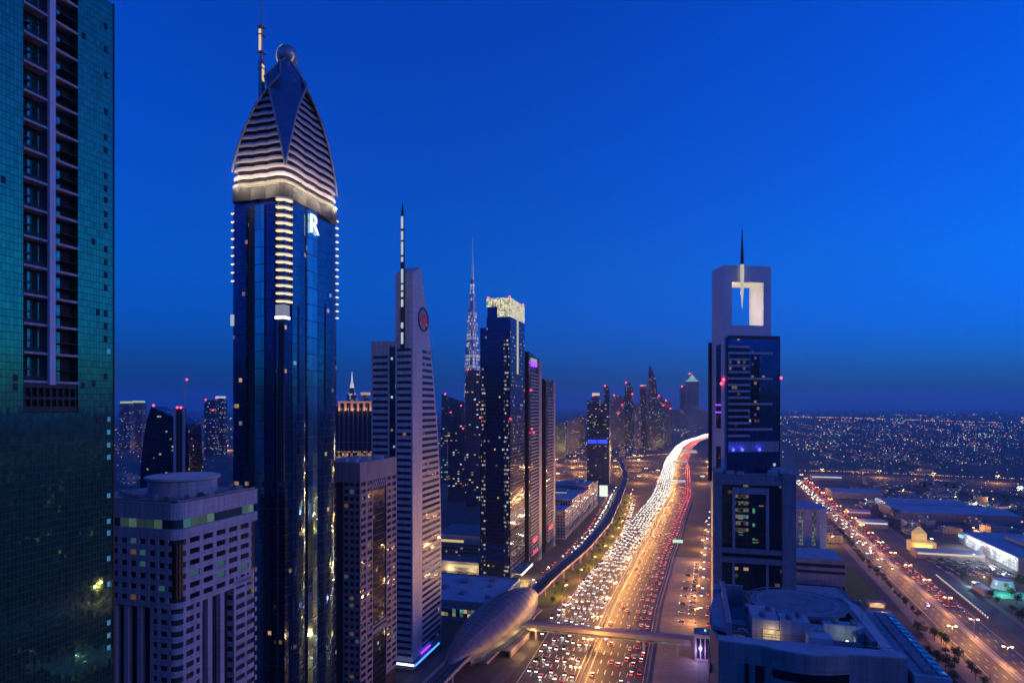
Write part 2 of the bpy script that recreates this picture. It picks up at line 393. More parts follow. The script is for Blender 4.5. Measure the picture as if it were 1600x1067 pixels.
# verges
def grass_patch(pts, z=0.13):
    mb = MB(); mb.loft([[(*W(u, v), 0) for u, v in pts], [(*W(u, v), z) for u, v in pts]])
    return tag(mb.build('grass_verge', M['grass']), kind='stuff')
def band_pts(tab, o0, o1, v0, v1, n=8):
    vv = vs_(v0, v1, (v1 - v0) / n)
    a = [(curve_u(tab, v) + o1 - 1.5 * (i in (0, len(vv) - 1)), v) for i, v in enumerate(vv)]
    b = [(curve_u(tab, v) + o0 + 1.5 * (i in (0, len(vv) - 1)), v) for i, v in enumerate(vv)]
    return a + b[::-1]
for (a, b, c_, d_) in ((-2, 15, 488, 560), (4, 17, 580, 790), (4, 15, 810, 1000), (5, 14, 1010, 1120)):
    grass_patch(band_pts(VI, a, b, c_, d_))
grass_patch([(78, 690), (92, 690), (96, 640), (84, 600), (74, 640)])

# median barrier and the highway edge walls
def wall_strip(name, label, tab, o, v0, v1, h, wd_, m='concrete', step=20, z=0.05):
    mb = MB(); ring = []
    for v in vs_(v0, v1, step):
        u = curve_u(tab, v) + o
        ring.append([(*W(u - wd_, v), z), (*W(u + wd_, v), z), (*W(u + wd_ * .5, v), z + h), (*W(u - wd_ * .5, v), z + h)])
    mb.loft(ring); return tag(mb.build(name, M[m]), label, 'barrier')
wall_strip('median_barrier', 'low concrete barrier down the middle of the crowded highway', HW, 0, 330, 1500, 1.0, .5)
wall_strip('edge_barrier', 'low concrete barrier between the red tail lights and the sandy lot', HW, 37.5, 330, 1100, .9, .35)
wall_strip('central_reservation', 'raised kerbed strip down the middle of the right-hand avenue', RW, 0, 200, 1300, .35, 1.6, 'kerb')

# ================================================================== teal curtain-wall tower at the left edge
M['teal'] = facade('teal_glass', (0.13, 0.36, 0.19), (0.012, 0.04, 0.04), 0.82, 1.63, .08, .08, lit=0.0, metal=.95, rough=.035, tilt=.01, vary=.3)
M['teal_dim'] = facade('teal_window', (0.12, 0.40, 0.30), (0.02, 0.03, 0.03), 0.9, 1.6, .12, .08, lit=0.0, metal=.9, rough=.08)
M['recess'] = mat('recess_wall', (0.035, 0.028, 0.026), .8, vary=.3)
t1 = thing('teal_glass_tower', 'teal mirror-glass tower with a balcony slot, cut off by the left edge', 'skyscraper', -141.8, 125.8)
b = MB(); b.box(-40, 0, -60, -22.6, 0, 262.5); b.box(-40, 0, -9.7, 0, 0, 262.5); b.box(-40, 0, -22.6, -9.7, 0, 158.6); b.build('glass_wall', M['teal'], t1)
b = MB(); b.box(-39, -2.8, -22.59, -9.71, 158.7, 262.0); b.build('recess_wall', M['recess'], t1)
b = MB(); b.box(-.25, .5, -17.0, -15.6, 165, 262.8); b.build('column', M['portal_white'], t1)
sl_ = MB().box(-2.75, .1, 0, 5.4, 0, .55).mesh('balcony_slab', M['white_stone'])
sr_ = MB().box(-2.75, .1, 0, 5.75, 0, .55).mesh('balcony_slab', M['white_stone'])
wl = MB().box(-.05, .05, 0, 2.7, 0, 5.2).mesh('window', M['teal_dim'])
gr_ = MB()
for k in range(5): gr_.box(-.05, .0, .3 + k * 1.05, .36 + k * 1.05, 0, 1.0)
gr_.box(-.06, .02, 0, 5.4, 1.0, 1.08); gr_.box(-.05, 0, .2, 5.2, .1, .9); gr_m = gr_.mesh('railing', M['dark'])
for k in range(16):
    z = 165.3 + 6.45 * k
    if z > 261: break
    put('balcony_slab', sl_, t1, (0, -22.55, z)); put('balcony_slab', sr_, t1, (0, -15.5, z))
    put('window', wl, t1, (-2.65, -19.9, z + .6)); put('window', wl, t1, (-2.65, -14.9, z + .6))
    put('railing', gr_m, t1, (-.5, -22.55, z + .55))
    b2 = MB().box(-2.7, -.4, -22.5, -20.6, z + 2.9, z + 3.25)
    MB().box(-2.7, -.2, -13.4, -9.8, z + 3.0, z + 3.2).build('shelf', M['dark'], t1)
    for q in (.3, .9, 1.5): b2.tube((-2.5, -22.3 + q, z + 3.1), (-.6, -22.2 + q * .9, z + 2.98), .1)
    b2.build('awning_frame', M['dark'], t1)
b = MB(); b.box(-1.2, -.2, -22.5, -9.8, 158.7, 160); b.box(-1.0, -.1, -22.5, -9.8, 161.6, 162.2); b.box(-1.0, -.1, -22.5, -9.8, 164.2, 165.2)
for k in range(9): b.box(-1.1, -.3, -22.3 + 1.5 * k, -21.9 + 1.5 * k, 160, 164.2)
b.build('louvre', M['bronze'], t1)
b = MB(); b.box(-.3, .12, -.25, .12, 0, 262.7); b.build('corner_trim', M['bronze'], t1)
om = MB().box(.01, .1, -.45, .45, -.75, .75).mesh('open_window', M['dark']); ol = MB().box(.01, .1, -.42, .42, -.6, .6).mesh('lit_window', emat('blue_window', (.06, .30, .62), .55))
for py_, px_ in ((42, 165), (78, 165), (118, 165), (175, 165), (215, 165), (235, 165), (275, 165), (295, 165), (313, 165), (335, 165), (353, 165), (390, 165), (410, 165), (430, 165), (450, 165), (490, 165), (510, 165), (530, 165), (588, 165), (657, 153), (655, 165), (57, 131), (378, 146), (488, 153), (602, 130), (599, 146), (590, 24), (604, 24), (281, 5)):
    k = (px_ - 800) / FPX; t = (-101.8 - 160 * k) / (.275 - .961 * k); t = max(.7, t)
    z = CAMH - (py_ - HZN) * (160 - .961 * t) / FPX
    put('open_window', om, t1, (0, -t, z))
for py_ in (549, 655, 675, 695, 714, 774, 814, 832, 872, 912, 972, 992, 1011):
    put('lit_window', ol, t1, (0, -1.5, CAMH - (py_ - HZN) * 158.6 / FPX))

# ================================================================== white stone hotel with the drum on its roof
h = thing('white_stone_hotel', 'white stone hotel with rows of small windows and a round drum on its roof', 'hotel', -146, 150.6)
b = MB(); pl = rrect(-40, 0, 0, 35.6, 3.2, 6, (1, 0, 0, 0))
ins = lambda d_: rrect(-40 + d_, -d_, d_, 35.6 - d_, max(.3, 3.2 - d_), 6, (1, 0, 0, 0))
wins = []
b.prism(pl, 126.2, 131.0, 0, 1)                                  # parapet drum band
b.prism(ins(-.15), 130.9, 131.25, 0, 1)
b.prism(ins(1.0), 123.4, 126.2, 2)                               # top-floor glass band
b.prism(pl, 120.3, 123.4, 0)
for k in range(6):
    zt = 120.3 - 3.42 * k
    b.prism(ins(.6), zt - 3.42, zt, 3)
    b.prism(rrect(-40, 0, 0, 32.4, 3.2, 6, (1, 0, 0, 0)), zt - 3.42, zt - 3.42 + 1.75, 0)
    for a in [4.2 + 5.55 * j for j in range(6)]:
        b.box(-.6, -.02, a - .75, a + .75, zt - 1.68, zt, 0)
        if a < 31: wins.append(('R', 0, a + 2.77, zt - .84, 3.9, 1.66, -.5))
    for a in [4.0 + 3.55 * j for j in range(10)]:
        b.box(-a - .6, -a + .6, .02, .6, zt - 1.68, zt, 0)
        wins.append(('F', 0, a + 1.77, zt - .84, 2.3, 1.66, -.5))
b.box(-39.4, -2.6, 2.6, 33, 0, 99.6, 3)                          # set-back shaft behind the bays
def bay(x0, x1, y0, y1, rc, z1, fs):
    pl_ = rrect(x0, x1, y0, y1, 2.6, 6, rc); n = int((z1 - 40) / 3.42)
    b.prism([( (x0 + x1) / 2 + (x - (x0 + x1) / 2) * .93, (y0 + y1) / 2 + (y - (y0 + y1) / 2) * .93) for x, y in pl_], 0, z1 - .2, 3)
    for k in range(n):
        zt = z1 - 3.42 * k
        b.prism(pl_, zt - 3.42, zt - 1.67, 0)
        for (f, off, aa) in fs:
            for a, wdt in aa:
                fbox(b, f, off, a - .5, a + .5, zt - 1.67, zt, -.6, -.02, 0)
                if wdt: wins.append((f, off, a + .5 + wdt / 2, zt - .84, wdt, 1.64, -.5) + (('win_amber',) if (k < 2 and rnd.random() < .6) else ()))
    b.prism(pl_, 20, zt - 3.42, 0)
bay(-10, 0, 0, 10, (1, 0, 0, 0), 100.0, (('R', 0, ((3.0, 3.0), (7.0, 2.2), (9.5, 0))), ('F', 0, ((3.2, 2.6), (6.8, 2.2), (9.5, 0)))))
bay(-12, 0, 24, 35.6, (0, 1, 0, 0), 104.0, (('R', 0, ((24.5, 4.2), (29.7, 4.2), (34.9, 0))),))
bay(-40, -27, 0, 10, (0, 0, 0, 0), 99.6, (('F', 0, ((27.5, 3.0), (31.5, 3.0), (35.5, 3.0), (39.3, 0))),))
b.build('wall', [M['white_stone'], M['roof'], M['win_teal'], M['recess']], h)
gm = facade('hotel_top_glass', (.04, .13, .12), (.05, .06, .06), 3.2, 9, .05, .02, lit=.55, warm=(.45, .75, .5), cool=(.2, .6, .55), es=.16, metal=.4)
bb = MB(); bb.prism(ins(.9), 123.42, 126.18); bb.build('top_floor_glazing', gm, h)
for (x, y) in ((-1.4, 13.8), (-1.4, 19.2)):
    MB().box(-.9, .9, -.9, .9, 0, 99.9).build('fin', M['white_stone'], h, loc=(x, y, 0))
for x in (-14.5, -19.5, -24.0):
    MB().box(-.8, .8, -.8, .8, 0, 99.5).build('fin', M['white_stone'], h, loc=(x, 1.2, 0))
cg = MB()
for k in range(4): cg.box(-3.9 + k * .95, -3.2 + k * .95, .2 - .05 * k, 1.2, 103, 119.5)
for k in range(3): cg.box(-1.2, -.1, .9 + k * .95, 1.6 + k * .95, 103, 119.5)
cg.build('corner_glazing', M['bronze'], h)
windows(h, wins, (('win_amber', .03), ('win_yellow', .015), ('win_teal', .03)))
b = MB(); b.cyl(-14.5, 17.5, 10.2, 10.2, 131.2, 136.2, 48); b.build('roof_drum', M['white_stone'], h)
b = MB(); b.lathe(-14.5, 17.5, [(10.2, 136.2), (11.2, 136.6), (11.2, 137.3), (10.6, 137.5)], 48); b.build('drum_cap', M['roof_pale'], h)
un = MB().box(-1.1, 1.1, -.8, .8, 0, 1.5).cyl(-.4, 0, .5, .5, 1.5, 1.75, 10).cyl(.6, 0, .4, .4, 1.5, 1.75, 10).mesh('rooftop_unit', M['steel'])
for x, y in ((-3, 8), (-7, 4), (-11, 3.4), (-20, 4), (-3, 14), (-2.6, 22), (-3, 30), (-8, 32), (-25, 6), (-30, 9)): put('rooftop_unit', un, h, (x, y, 131.25), rnd.uniform(0, 3))
ru = MB(); 
for x0, x1, y0, y1 in ((-39.5, -.6, .8, 1.1), (-.9, -.6, 1.1, 35)): ru.box(x0, x1, y0, y1, 131.3, 131.9)
ru.build('parapet_rail', M['steel'], h)

# ================================================================== tall tower with the petal crown
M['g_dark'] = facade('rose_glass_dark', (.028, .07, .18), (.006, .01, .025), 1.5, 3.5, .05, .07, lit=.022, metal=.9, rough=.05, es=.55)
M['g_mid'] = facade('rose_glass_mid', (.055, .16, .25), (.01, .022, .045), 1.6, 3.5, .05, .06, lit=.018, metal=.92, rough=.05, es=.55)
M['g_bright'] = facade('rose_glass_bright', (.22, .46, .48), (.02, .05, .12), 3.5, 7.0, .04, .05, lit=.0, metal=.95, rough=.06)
M['crown_band'] = mat('crown_band', (.42, .36, .40), .5, vary=.08)
M['crown_gap'] = mat('crown_gap', (.02, .018, .025), .4, vary=.1)
M['leaf'] = facade('leaf_glass', (.15, .28, .36), (.05, .12, .24), 3.0, 3.5, .03, .03, lit=0, metal=.85, rough=.16, tilt=.004, vary=.1)
rt = thing('petal_crowned_tower', 'very tall blue glass tower with a striped petal crown and rooftop ball', 'skyscraper', -155.9, 215.3)
b = MB(); b.box(-24.2, -.2, .2, 37.2, 0, 249); b.build('core', M['g_dark'], rt)
def bulge(face, off, a0, a1, z0, z1, amt, base, mk, n=8, name='glass_bay'):
    pts = []
    for k in range(n + 1):
        a = a0 + (a1 - a0) * k / n; dd = base + amt * (1 - ((2 * k / n) - 1) ** 2)
        pts.append(fpt(face, off, a, 0, dd)[:2])
    inn = [fpt(face, off, a1, 0, -.5)[:2], fpt(face, off, a0, 0, -.5)[:2]]
    pl_ = pts + inn
    if face == 'F': pl_ = pl_[::-1]
    MB().prism(pl_, z0, z1).build(name, M[mk], rt)
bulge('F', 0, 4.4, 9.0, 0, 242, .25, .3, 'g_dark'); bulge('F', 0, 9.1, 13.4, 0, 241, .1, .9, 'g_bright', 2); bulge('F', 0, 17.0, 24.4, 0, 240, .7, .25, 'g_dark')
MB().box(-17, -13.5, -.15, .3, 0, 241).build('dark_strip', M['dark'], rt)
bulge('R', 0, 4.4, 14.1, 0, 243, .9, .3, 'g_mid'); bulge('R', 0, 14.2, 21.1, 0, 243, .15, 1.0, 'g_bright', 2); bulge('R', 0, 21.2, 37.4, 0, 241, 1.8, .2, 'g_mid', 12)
MB().prism([(-4.3, .2), (-3.6, -.5), (.5, 3.6), (-.2, 4.3)], 0, 196).build('corner_glazing', M['g_mid'], rt)
MB().prism([(-4.4, .3), (-2.4, -.2), (.2, 2.4), (-.3, 4.4)], 200.5, 243.5).build('balcony_recess', M['dark'], rt)
MB().box(-2.6, -.2, -.4, .3, 130, 199).build('dark_strip', M['dark'], rt)  # shadow line down the lower corner, laid on as a dark box
def arc_slab(r, th, m_, n=10, a0=-100, a1=10, cx=-2.6, cy_=2.6, inner=1.2):
    o_ = MB(); ring = [(cx + r * math.cos(R(a0 + (a1 - a0) * k / n)), cy_ + r * math.sin(R(a0 + (a1 - a0) * k / n))) for k in range(n + 1)]
    rin = [(cx + inner * math.cos(R(a1 + (a0 - a1) * k / n)), cy_ + inner * math.sin(R(a1 + (a0 - a1) * k / n))) for k in range(n + 1)]
    o_.prism(ring + rin, 0, th); return o_
bal = arc_slab(4.0, .62, None).mesh('balcony_slab', M['led_warm'])
top_ = arc_slab(4.25, .35, None).mesh('balcony_rail', M['crown_band'])
for k in range(14):
    put('balcony_slab', bal, rt, (0, 0, 201.6 + 3.12 * k)); put('balcony_rail', top_, rt, (0, 0, 202.5 + 3.12 * k))
put('balcony_slab', MB().box(-3.9, .4, -1.1, 2.9, 0, 1.0).mesh('balcony_slab', M['led_white']), rt, (0, 0, 195.0))
MB().box(-3.7, .25, -.9, 2.7, 196, 200.6).build('lantern_room', emat('lantern_glow', (.65, .75, 1.0), .28), rt)
s1 = MB().box(-.7, .9, -.8, 1.0, 0, .55).mesh('balcony_slab', M['led_warm'])
for k in range(9): put('balcony_slab', s1, rt, (-24.6, .3, 211 + 3.45 * k))
put('balcony_slab', MB().box(-.7, .9, -1.1, 1.0, 0, 4.5).mesh('balcony_slab', emat('ledge_glow', (.7, .8, 1), .5)), rt, (-24.6, .3, 193))
s2 = MB().box(-.9, .7, -.7, .9, 0, .55).mesh('balcony_slab', M['led_warm'])
for k in range(15): put('balcony_slab', s2, rt, (.3, 37.3, 200 + 3.15 * k))
# crown: scalloped square that closes in an ogive, ribbed with pale bands
PROF = [(249, 1.0), (258, .985), (263, .965), (267, .94), (273, .895), (279.5, .83), (284.5, .76), (288.6, .69), (292.5, .60), (296, .51), (300, .41), (303.5, .34), (308.5, .25)]
LEAF = [(256, .02), (259, .5), (268, 2.0), (276, 3.5), (284, 5.1), (291, 6.7), (296, 8.1), (298.5, 8.5), (302, 5.9), (306, 2.9), (309.5, .2)]
def leaf_hw(z):
    for (z0, h0), (z1, h1) in zip(LEAF, LEAF[1:]):
        if z <= z1: return max(0, h0 + (h1 - h0) * (z - z0) / (z1 - z0))
    return 0
LN = {}
for sx in (1, -1):
    for sy in (1, -1): n_ = Vector((sx * .66, sy * .75)); n_.normalize(); LN[(sx, sy)] = n_
def leaf_dist(z, n_):
    s = pscale(z); c_ = 12.6 * s * abs(n_.x) + 19.0 * s * abs(n_.y)
    cut = max(leaf_hw(zz) for zz in (z, min(z, 298.5))) if z < 298.5 else 8.5
    return c_ + .3 - .58 * cut * (c_ / 11.0 if z > 298.5 else 1)
def pscale(z):
    for (z0, s0), (z1, s1_) in zip(PROF, PROF[1:]):
        if z <= z1: return s0 + (s1_ - s0) * (z - z0) / (z1 - z0)
    return PROF[-1][1]
def crown_ring(z, off, cz=(-12.2, 18.7), hx=12.1, hy=18.3):
    s = pscale(z); hx = hx * s + off; hy = hy * s + off; pts = []
    q = .27                                                     # where the valleys sit on each face
    def lobe(u_): return 1 - u_ * u_
    N_ = 7
    for (ax, sg) in ((0, 1), (1, 1), (0, -1), (1, -1)):
        # faces in order: +x (y up), +y (x down), -x, -y
        for seg in (0, 1, 2):
            a0, a1 = ((-1, -q), (-q, q), (q, 1))[seg]
            for k in range(N_):
                t = k / N_
                a = a0 + (a1 - a0) * t
                if seg == 1: dd = .5 * lobe(2 * t - 1)
                else:
                    tt = t if seg == 2 else 1 - t               # 0 at the valley, 1 at the corner
                    dd = 1.1 * math.sin(math.pi * min(1, tt * .55)) if False else 1.15 * lobe(2 * min(1, .5 * tt + 0.0) - 1) * 1.0
                    dd -= 1.7 * tt ** 4
                dd *= max(.25, s)
                if ax == 0: p = (sg * (hx + dd), sg * a * hy)
                else: p = (-sg * a * hx, sg * (hy + dd))
                if z > 259:
                    for n_ in LN.values():
                        ex = p[0] * n_.x + p[1] * n_.y - (leaf_dist(z, n_) - .35 + min(off, 0))
                        if ex > 0: p = (p[0] - n_.x * ex, p[1] - n_.y * ex)
                pts.append((cz[0] + p[0], cz[1] + p[1], z))
    return pts
rings = []; ms = []; z = 249.0; k = 0
step = 3.35
while z < 306:
    hb = step * .52
    rings += [crown_ring(z, .35), crown_ring(z + hb * .5, .55), crown_ring(z + hb, .35), crown_ring(z + hb + .02, -.75), crown_ring(z + step - .02, -.75)]; ms += [0, 0, 1, 1, 1]
    z += step
rings.append(crown_ring(z, -.6))
MB().loft(rings, ms=ms).build('crown', [M['crown_band'], M['crown_gap']], rt)
MB().loft([crown_ring(242.5, -.5), crown_ring(243.5, .7), crown_ring(248.9, .7), crown_ring(249.0, 0)]).build('crown_base', M['dark'], rt)
MB().loft([crown_ring(249.3, .75), crown_ring(250.3, .8), crown_ring(250.6, .5)]).build('crown_glow_band', emat('crown_glow', (1, .78, .45), .5), rt)  # floodlit glow of the lowest band put in as an emissive ring
# leaf-shaped glass on each crown corner
cxl, cyl_ = -12.2, 18.7
def leaf(sx, sy):
    mb = MB(); rings_ = []
    for z, hw in LEAF:
        s = pscale(z); n_ = LN[(sx, sy)]; tdir = Vector((-n_.y, n_.x)); cn = Vector((sx * 12.6 * s, sy * 19.0 * s))
        ctr = Vector((cxl, cyl_)) + n_ * leaf_dist(z, n_) + tdir * cn.dot(tdir) * (1 if z < 290 else .8)
        rings_.append([(*(ctr + tdir * hw * q - n_ * (.06 * hw * q * q)), z) for q in (-1, -.6, -.2, .2, .6, 1)])
    mb.loft(rings_ if sx * sy > 0 or True else rings_, close=False, cap=False)
    mb.loft([[tuple(Vector(p) - Vector((n_.x, n_.y, 0)) * .5) for p in r_] for r_ in rings_][::-1], close=False, cap=False)
    mb.build('leaf_panel', M['leaf'], rt)
    ed = MB()
    for q in (0, 5):
        for r0, r1 in zip(rings_, rings_[1:]): ed.tube(r0[q], r1[q], .45, .45, 5)
    ed.build('leaf_rim', M['grey_panel'], rt)
for sx, sy in ((1, -1), (-1, -1), (1, 1), (-1, 1)): leaf(sx, sy)
# pavilion roof with the ball
MB().lathe(cxl, cyl_, [(4.4, 302), (4.2, 305), (3.6, 308.4), (2.6, 310.4), (2.0, 311)], 24).build('crown_cap', M['grey_panel'], rt)
MB().ball((cxl, cyl_, 311.6), 4.5, 20, 14).build('roof_ball', mat('ball_metal', (.42, .38, .36), .35, .6, vary=.1), rt)
rg = MB()
for k in range(26):
    a = R(110 + k * 9); a2 = R(110 + (k + 1) * 9)
    rg.tube((cxl + 4.7 * math.cos(a) * .95, cyl_ - 1.5, 311.6 + 4.7 * math.sin(a)), (cxl + 4.7 * math.cos(a2) * .95, cyl_ - 1.5, 311.6 + 4.7 * math.sin(a2)), .3, .3, 5)
rg.build('ball_ring', emat('ring_glow', (1, .85, .7), .35), rt)
sp_ = MB(); sx_, sy_ = -21.0, 13.0
sp_.box(sx_ - .9, sx_ + .9, sy_ - .9, sy_ + .9, 280, 308); sp_.tube((sx_, sy_, 308), (sx_, sy_, 324), .7, .45, 8); sp_.tube((sx_, sy_, 324), (sx_, sy_, 338), .3, .12, 6)
for zz in (304, 311, 318.5, 322): sp_.box(sx_ - 1.3, sx_ + 1.3, sy_ - 1.3, sy_ + 1.3, zz, zz + .5)
for zz in range(6): sp_.tube((sx_ + 1.1, sy_, 300 + zz * 1.6), (sx_ - 1.1, sy_, 301.4 + zz * 1.6), .18)
sp_.build('mast', mat('mast_metal', (.45, .36, .30), .4, .5, vary=.1), rt)
mg = emat('mast_glow', (1, .72, .4), .8)
MB().box(sx_ + .95, sx_ + 1.15, sy_ - 1, sy_ + .4, 299, 306).build('mast_light', mg, rt); MB().box(sx_ - .5, sx_ + .5, sy_ - 1.2, sy_ - .95, 312, 321).build('mast_light', mg, rt)
# letter on the avenue side
cu = bpy.data.curves.new('letter', 'FONT'); cu.body = 'R'; cu.size = 11.5; cu.extrude = .3; cu.align_x = 'CENTER'
to = bpy.data.objects.new('letter', cu); C.objects.link(to); bpy.context.view_layer.update()
me = bpy.data.meshes.new_from_object(to.evaluated_get(bpy.context.evaluated_depsgraph_get())); bpy.data.objects.remove(to)
me.materials.clear(); me.materials.append(emat('letter_glow', (.85, .9, 1.0), 1.3))
lo = put('letter_sign', me, rt, (1.75, 17.6, 233.5)); lo.rotation_euler = (R(90), 0, R(90))
def local_lamp(name, root, p, energy, col, rad=1.0, typ='POINT', spot=None):
    l = bpy.data.lights.new(name, typ); l.energy = energy * KL; l.color = col; l.shadow_soft_size = rad
    if typ == 'SPOT': l.spot_size = R(spot); l.spot_blend = .5
    o = bpy.data.objects.new(name, l); C.objects.link(o); o.parent = root; o.location = p; return o
fl = MB().cyl(0, 0, .1, .14, -.1, .5, 8).mesh('floodlight_can', M['dark'])
for k in range(22):
    a = R(360 / 22 * k); p_ = (-12.2 + 18.0 * math.cos(a) * (1 + .16 * abs(math.cos(a) * math.sin(a)) * 2), 18.7 + 24.4 * math.sin(a) * (1 + .16 * abs(math.cos(a) * math.sin(a)) * 2), 250.9)
    local_lamp('crown_floodlight', rt, p_, 2300, (1, .80, .55), .1); put('floodlight_can', fl, rt, (p_[0], p_[1], 249.6))

# ================================================================== gridded office block in front of it
of = thing('gridded_office_block', 'purple-white gridded office block standing between two taller towers', 'office block', -152.4, 268.3)
b = MB(); wins = []
b.box(-26, 0, 0, 38.7, 123.4, 132, 0, 1); b.box(-25.3, -.7, .7, 38, 132.0, 132.05, 1)
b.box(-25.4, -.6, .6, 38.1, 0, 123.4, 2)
for (f, a0, a1, nc) in (('R', 0, 12.6, 2), ('R', 26.9, 38.7, 2), ('F', 0, 9.2, 3), ('F', 17.5, 26, 3)):
    grid(b, f, 0, a0, a1, 20.8, 123.4, nc, 30, .46, .26, .6, 0, wins)
for zz in (46,): b.box(-.6, 0, 12.6, 26.9, zz, zz + 2.2); b.box(-.6, 0, 12.6, 26.9, zz + 3.6, zz + 4.6)
b.build('wall', [M['beige'], M['roof'], M['recess']], of)
M['dark_glass'] = facade('dark_glass', (.055, .065, .10), (.015, .015, .02), 1.5, 3.4, .06, .06, lit=.03, metal=.85, rough=.05, es=.7)
MB().box(-1.2, -.45, 12.7, 26.8, 5, 118).build('glass_strip', M['dark_glass'], of)
MB().box(-17.4, -9.3, .4, 1.2, 5, 122).build('dark_strip', M['recess'], of)  # shaded blank stretch of wall, its shade put in as dark colour
tr = MB()
for k in range(6): tr.tube((-.1, 12.7 + k * 2.35, 119), (-.1, 12.7 + (k + 1) * 2.35, 123), .2); tr.tube((-.1, 12.7 + k * 2.35, 123), (-.1, 12.7 + (k + 1) * 2.35, 119), .2)
tr.build('truss', M['steel'], of)
ex = MB()
for (x0, x1, y0, y1) in ((-26, 0, 0, .5), (-26, 0, 38.2, 38.7), (-26, -25.5, .5, 38.2), (-.5, 0, .5, 38.2)): ex.box(x0, x1, y0, y1, 132.05, 133.0)
ex.build('parapet', M['beige'], of)
un2 = MB().box(-2, 2, -1.5, 1.5, 0, 1.8).cyl(-.8, 0, .7, .7, 1.8, 2.1, 10).cyl(.9, 0, .7, .7, 1.8, 2.1, 10).mesh('rooftop_unit', M['roof_pale'])
for x, y in ((-8, 8), (-16, 12), (-9, 22), (-18, 28), (-7, 32)): put('rooftop_unit', un2, of, (x, y, 132.06))
windows(of, wins, (('win_amber', .03), ('win_teal', .03), ('win_white', .004)))

# ================================================================== white sail tower with the needle and round emblem
st = thing('sail_tower', 'pale purple-white tower with a sloping sail side, round red emblem and tall needle', 'skyscraper', -162.4, 348.6)
SAIL = [(0, 0), (45.5, 0), (45.3, 60), (44, 100), (41.8, 124), (38.9, 146), (33.5, 172), (28, 197), (20.5, 222), (12, 247), (0, 241)]
b = MB(); b.loft([[(-11.5, y, z) for y, z in SAIL], [(0, y, z) for y, z in SAIL]]); b.build('wall', M['pale_panel'], st)
def sail_y(z):
    e = SAIL[1:10]
    for (y0, z0), (y1, z1) in zip(e, e[1:]):
        if z <= z1: return y0 + (y1 - y0) * (z - z0) / (z1 - z0)
    return 12
M['strip_win'] = facade('strip_window', (.05, .06, .10), (.02, .02, .03), 2.2, 9, .05, .01, lit=.03, metal=.7, rough=.08, es=.4)
zz = 8.0; ns = 0
while zz < 196:
    y1 = sail_y(zz + 2) - 1.6
    lit_ = rnd.random() < .02
    if y1 > 17 and ns < 50:
        MB().box(-.1, .06, 14.2, y1, zz, zz + 1.9).build('window_strip', M['strip_win'], st)
    MB().box(-10.4, -1.0, -.06, .1, zz, zz + 1.75).build('window_strip', M['strip_win'], st)
    zz += 3.95; ns += 1
b = MB(); b.box(-29.5, -17, 3, 32, 0, 200.5, 0); b.box(-17, -11.5, 3.2, 30, 197, 200.2, 0); b.build('side_wing', M['pale_panel'], st)
MB().box(-17, -11.6, 3.6, 30, 0, 196.9).build('glass_strip', M['dark_glass'], st)
zz = 8.0
while zz < 190:
    MB().box(-28.4, -18.2, 2.92, 3.1, zz, zz + 1.8).build('wing_window_strip', M['strip_win'], st); zz += 3.95
MB().loft([[(-24, y, z) for y, z in ((8, 0), (47.5, 0), (46.5, 130), (43.6, 198), (8, 198))], [(-6, y, z) for y, z in ((8, 0), (47.5, 0), (46.5, 130), (43.6, 198), (8, 198))]]).build('rear_wing', M['g_dark'], st)
nb = MB(); nb.box(-7.6, -5.2, -1.2, -.02, 195, 246); nb.loft([[(-7.6 + q, -1.2 + w_, 246) for q, w_ in ((0, 0), (2.4, 0), (2.4, 1.2), (0, 1.2))], [(-7.2 + q * .66, -1.2 + w_, 276) for q, w_ in ((0, 0), (2.4, 0), (2.4, 1.2), (0, 1.2))], [(-6.5 + q * .1, -.7 + w_ * .1, 284) for q, w_ in ((0, 0), (2.4, 0), (2.4, 1.2), (0, 1.2))]])
nb.build('needle', M['dark'], st)
nl = emat('needle_light', (.72, .84, 1.0), .62)
for z0, z1 in ((198, 205), (207.5, 211), (220.5, 225), (226.5, 229.5), (230.5, 234), (235, 243.5), (252, 260), (261, 266.5), (268, 275.5), (247.8, 250.8)):
    MB().box(-7.15, -5.65, -1.32, -1.21, z0, z1).build('needle_light', nl, st)
em = MB(); cyy, czz, rr = 15.4, 214.5, 7.6
pts_o = [(0.08, cyy + rr * math.cos(R(k * 10)), czz + rr * math.sin(R(k * 10))) for k in range(36)]
for k in range(36):
    a = R(k * 10); a2 = R(k * 10 + 10)
    em.loft([[(x, cyy + r_ * math.cos(q), czz + r_ * math.sin(q)) for x, r_ in ((.02, rr), (.5, rr), (.5, rr - .9), (.02, rr - .9))] for q in (a, a2)])
em.build('emblem_ring', M['dark'], st)
em = MB(); em.loft([[(x, cyy + (rr - .95) * math.cos(R(k * 10)), czz + (rr - .95) * math.sin(R(k * 10))) for k in range(36)] for x in (.02, .15)]); em.build('emblem_disc', M['grey_panel'], st)
em = MB()
for p, q, r_ in (((.3, cyy - 5, czz - 1.2), (.3, cyy - 1.5, czz + .8), .75), ((.3, cyy - 1.5, czz + .8), (.3, cyy + 1.5, czz - .9), .8), ((.3, cyy + 1.0, czz - 2.2), (.3, cyy + 2.2, czz + 3.2), .95), ((.3, cyy + 2.4, czz - 1.6), (.3, cyy + 5.3, czz - 2.8), .95), ((.3, cyy + 3.2, czz - 1), (.3, cyy + 4.4, czz + 2.6), .85)): em.tube(p, q, r_, r_ * .8, 6)
em.build('emblem_mark', mat('emblem_red', (.42, .02, .05), .5, vary=.1, emit=(.8, .05, .12), es=.12), st)
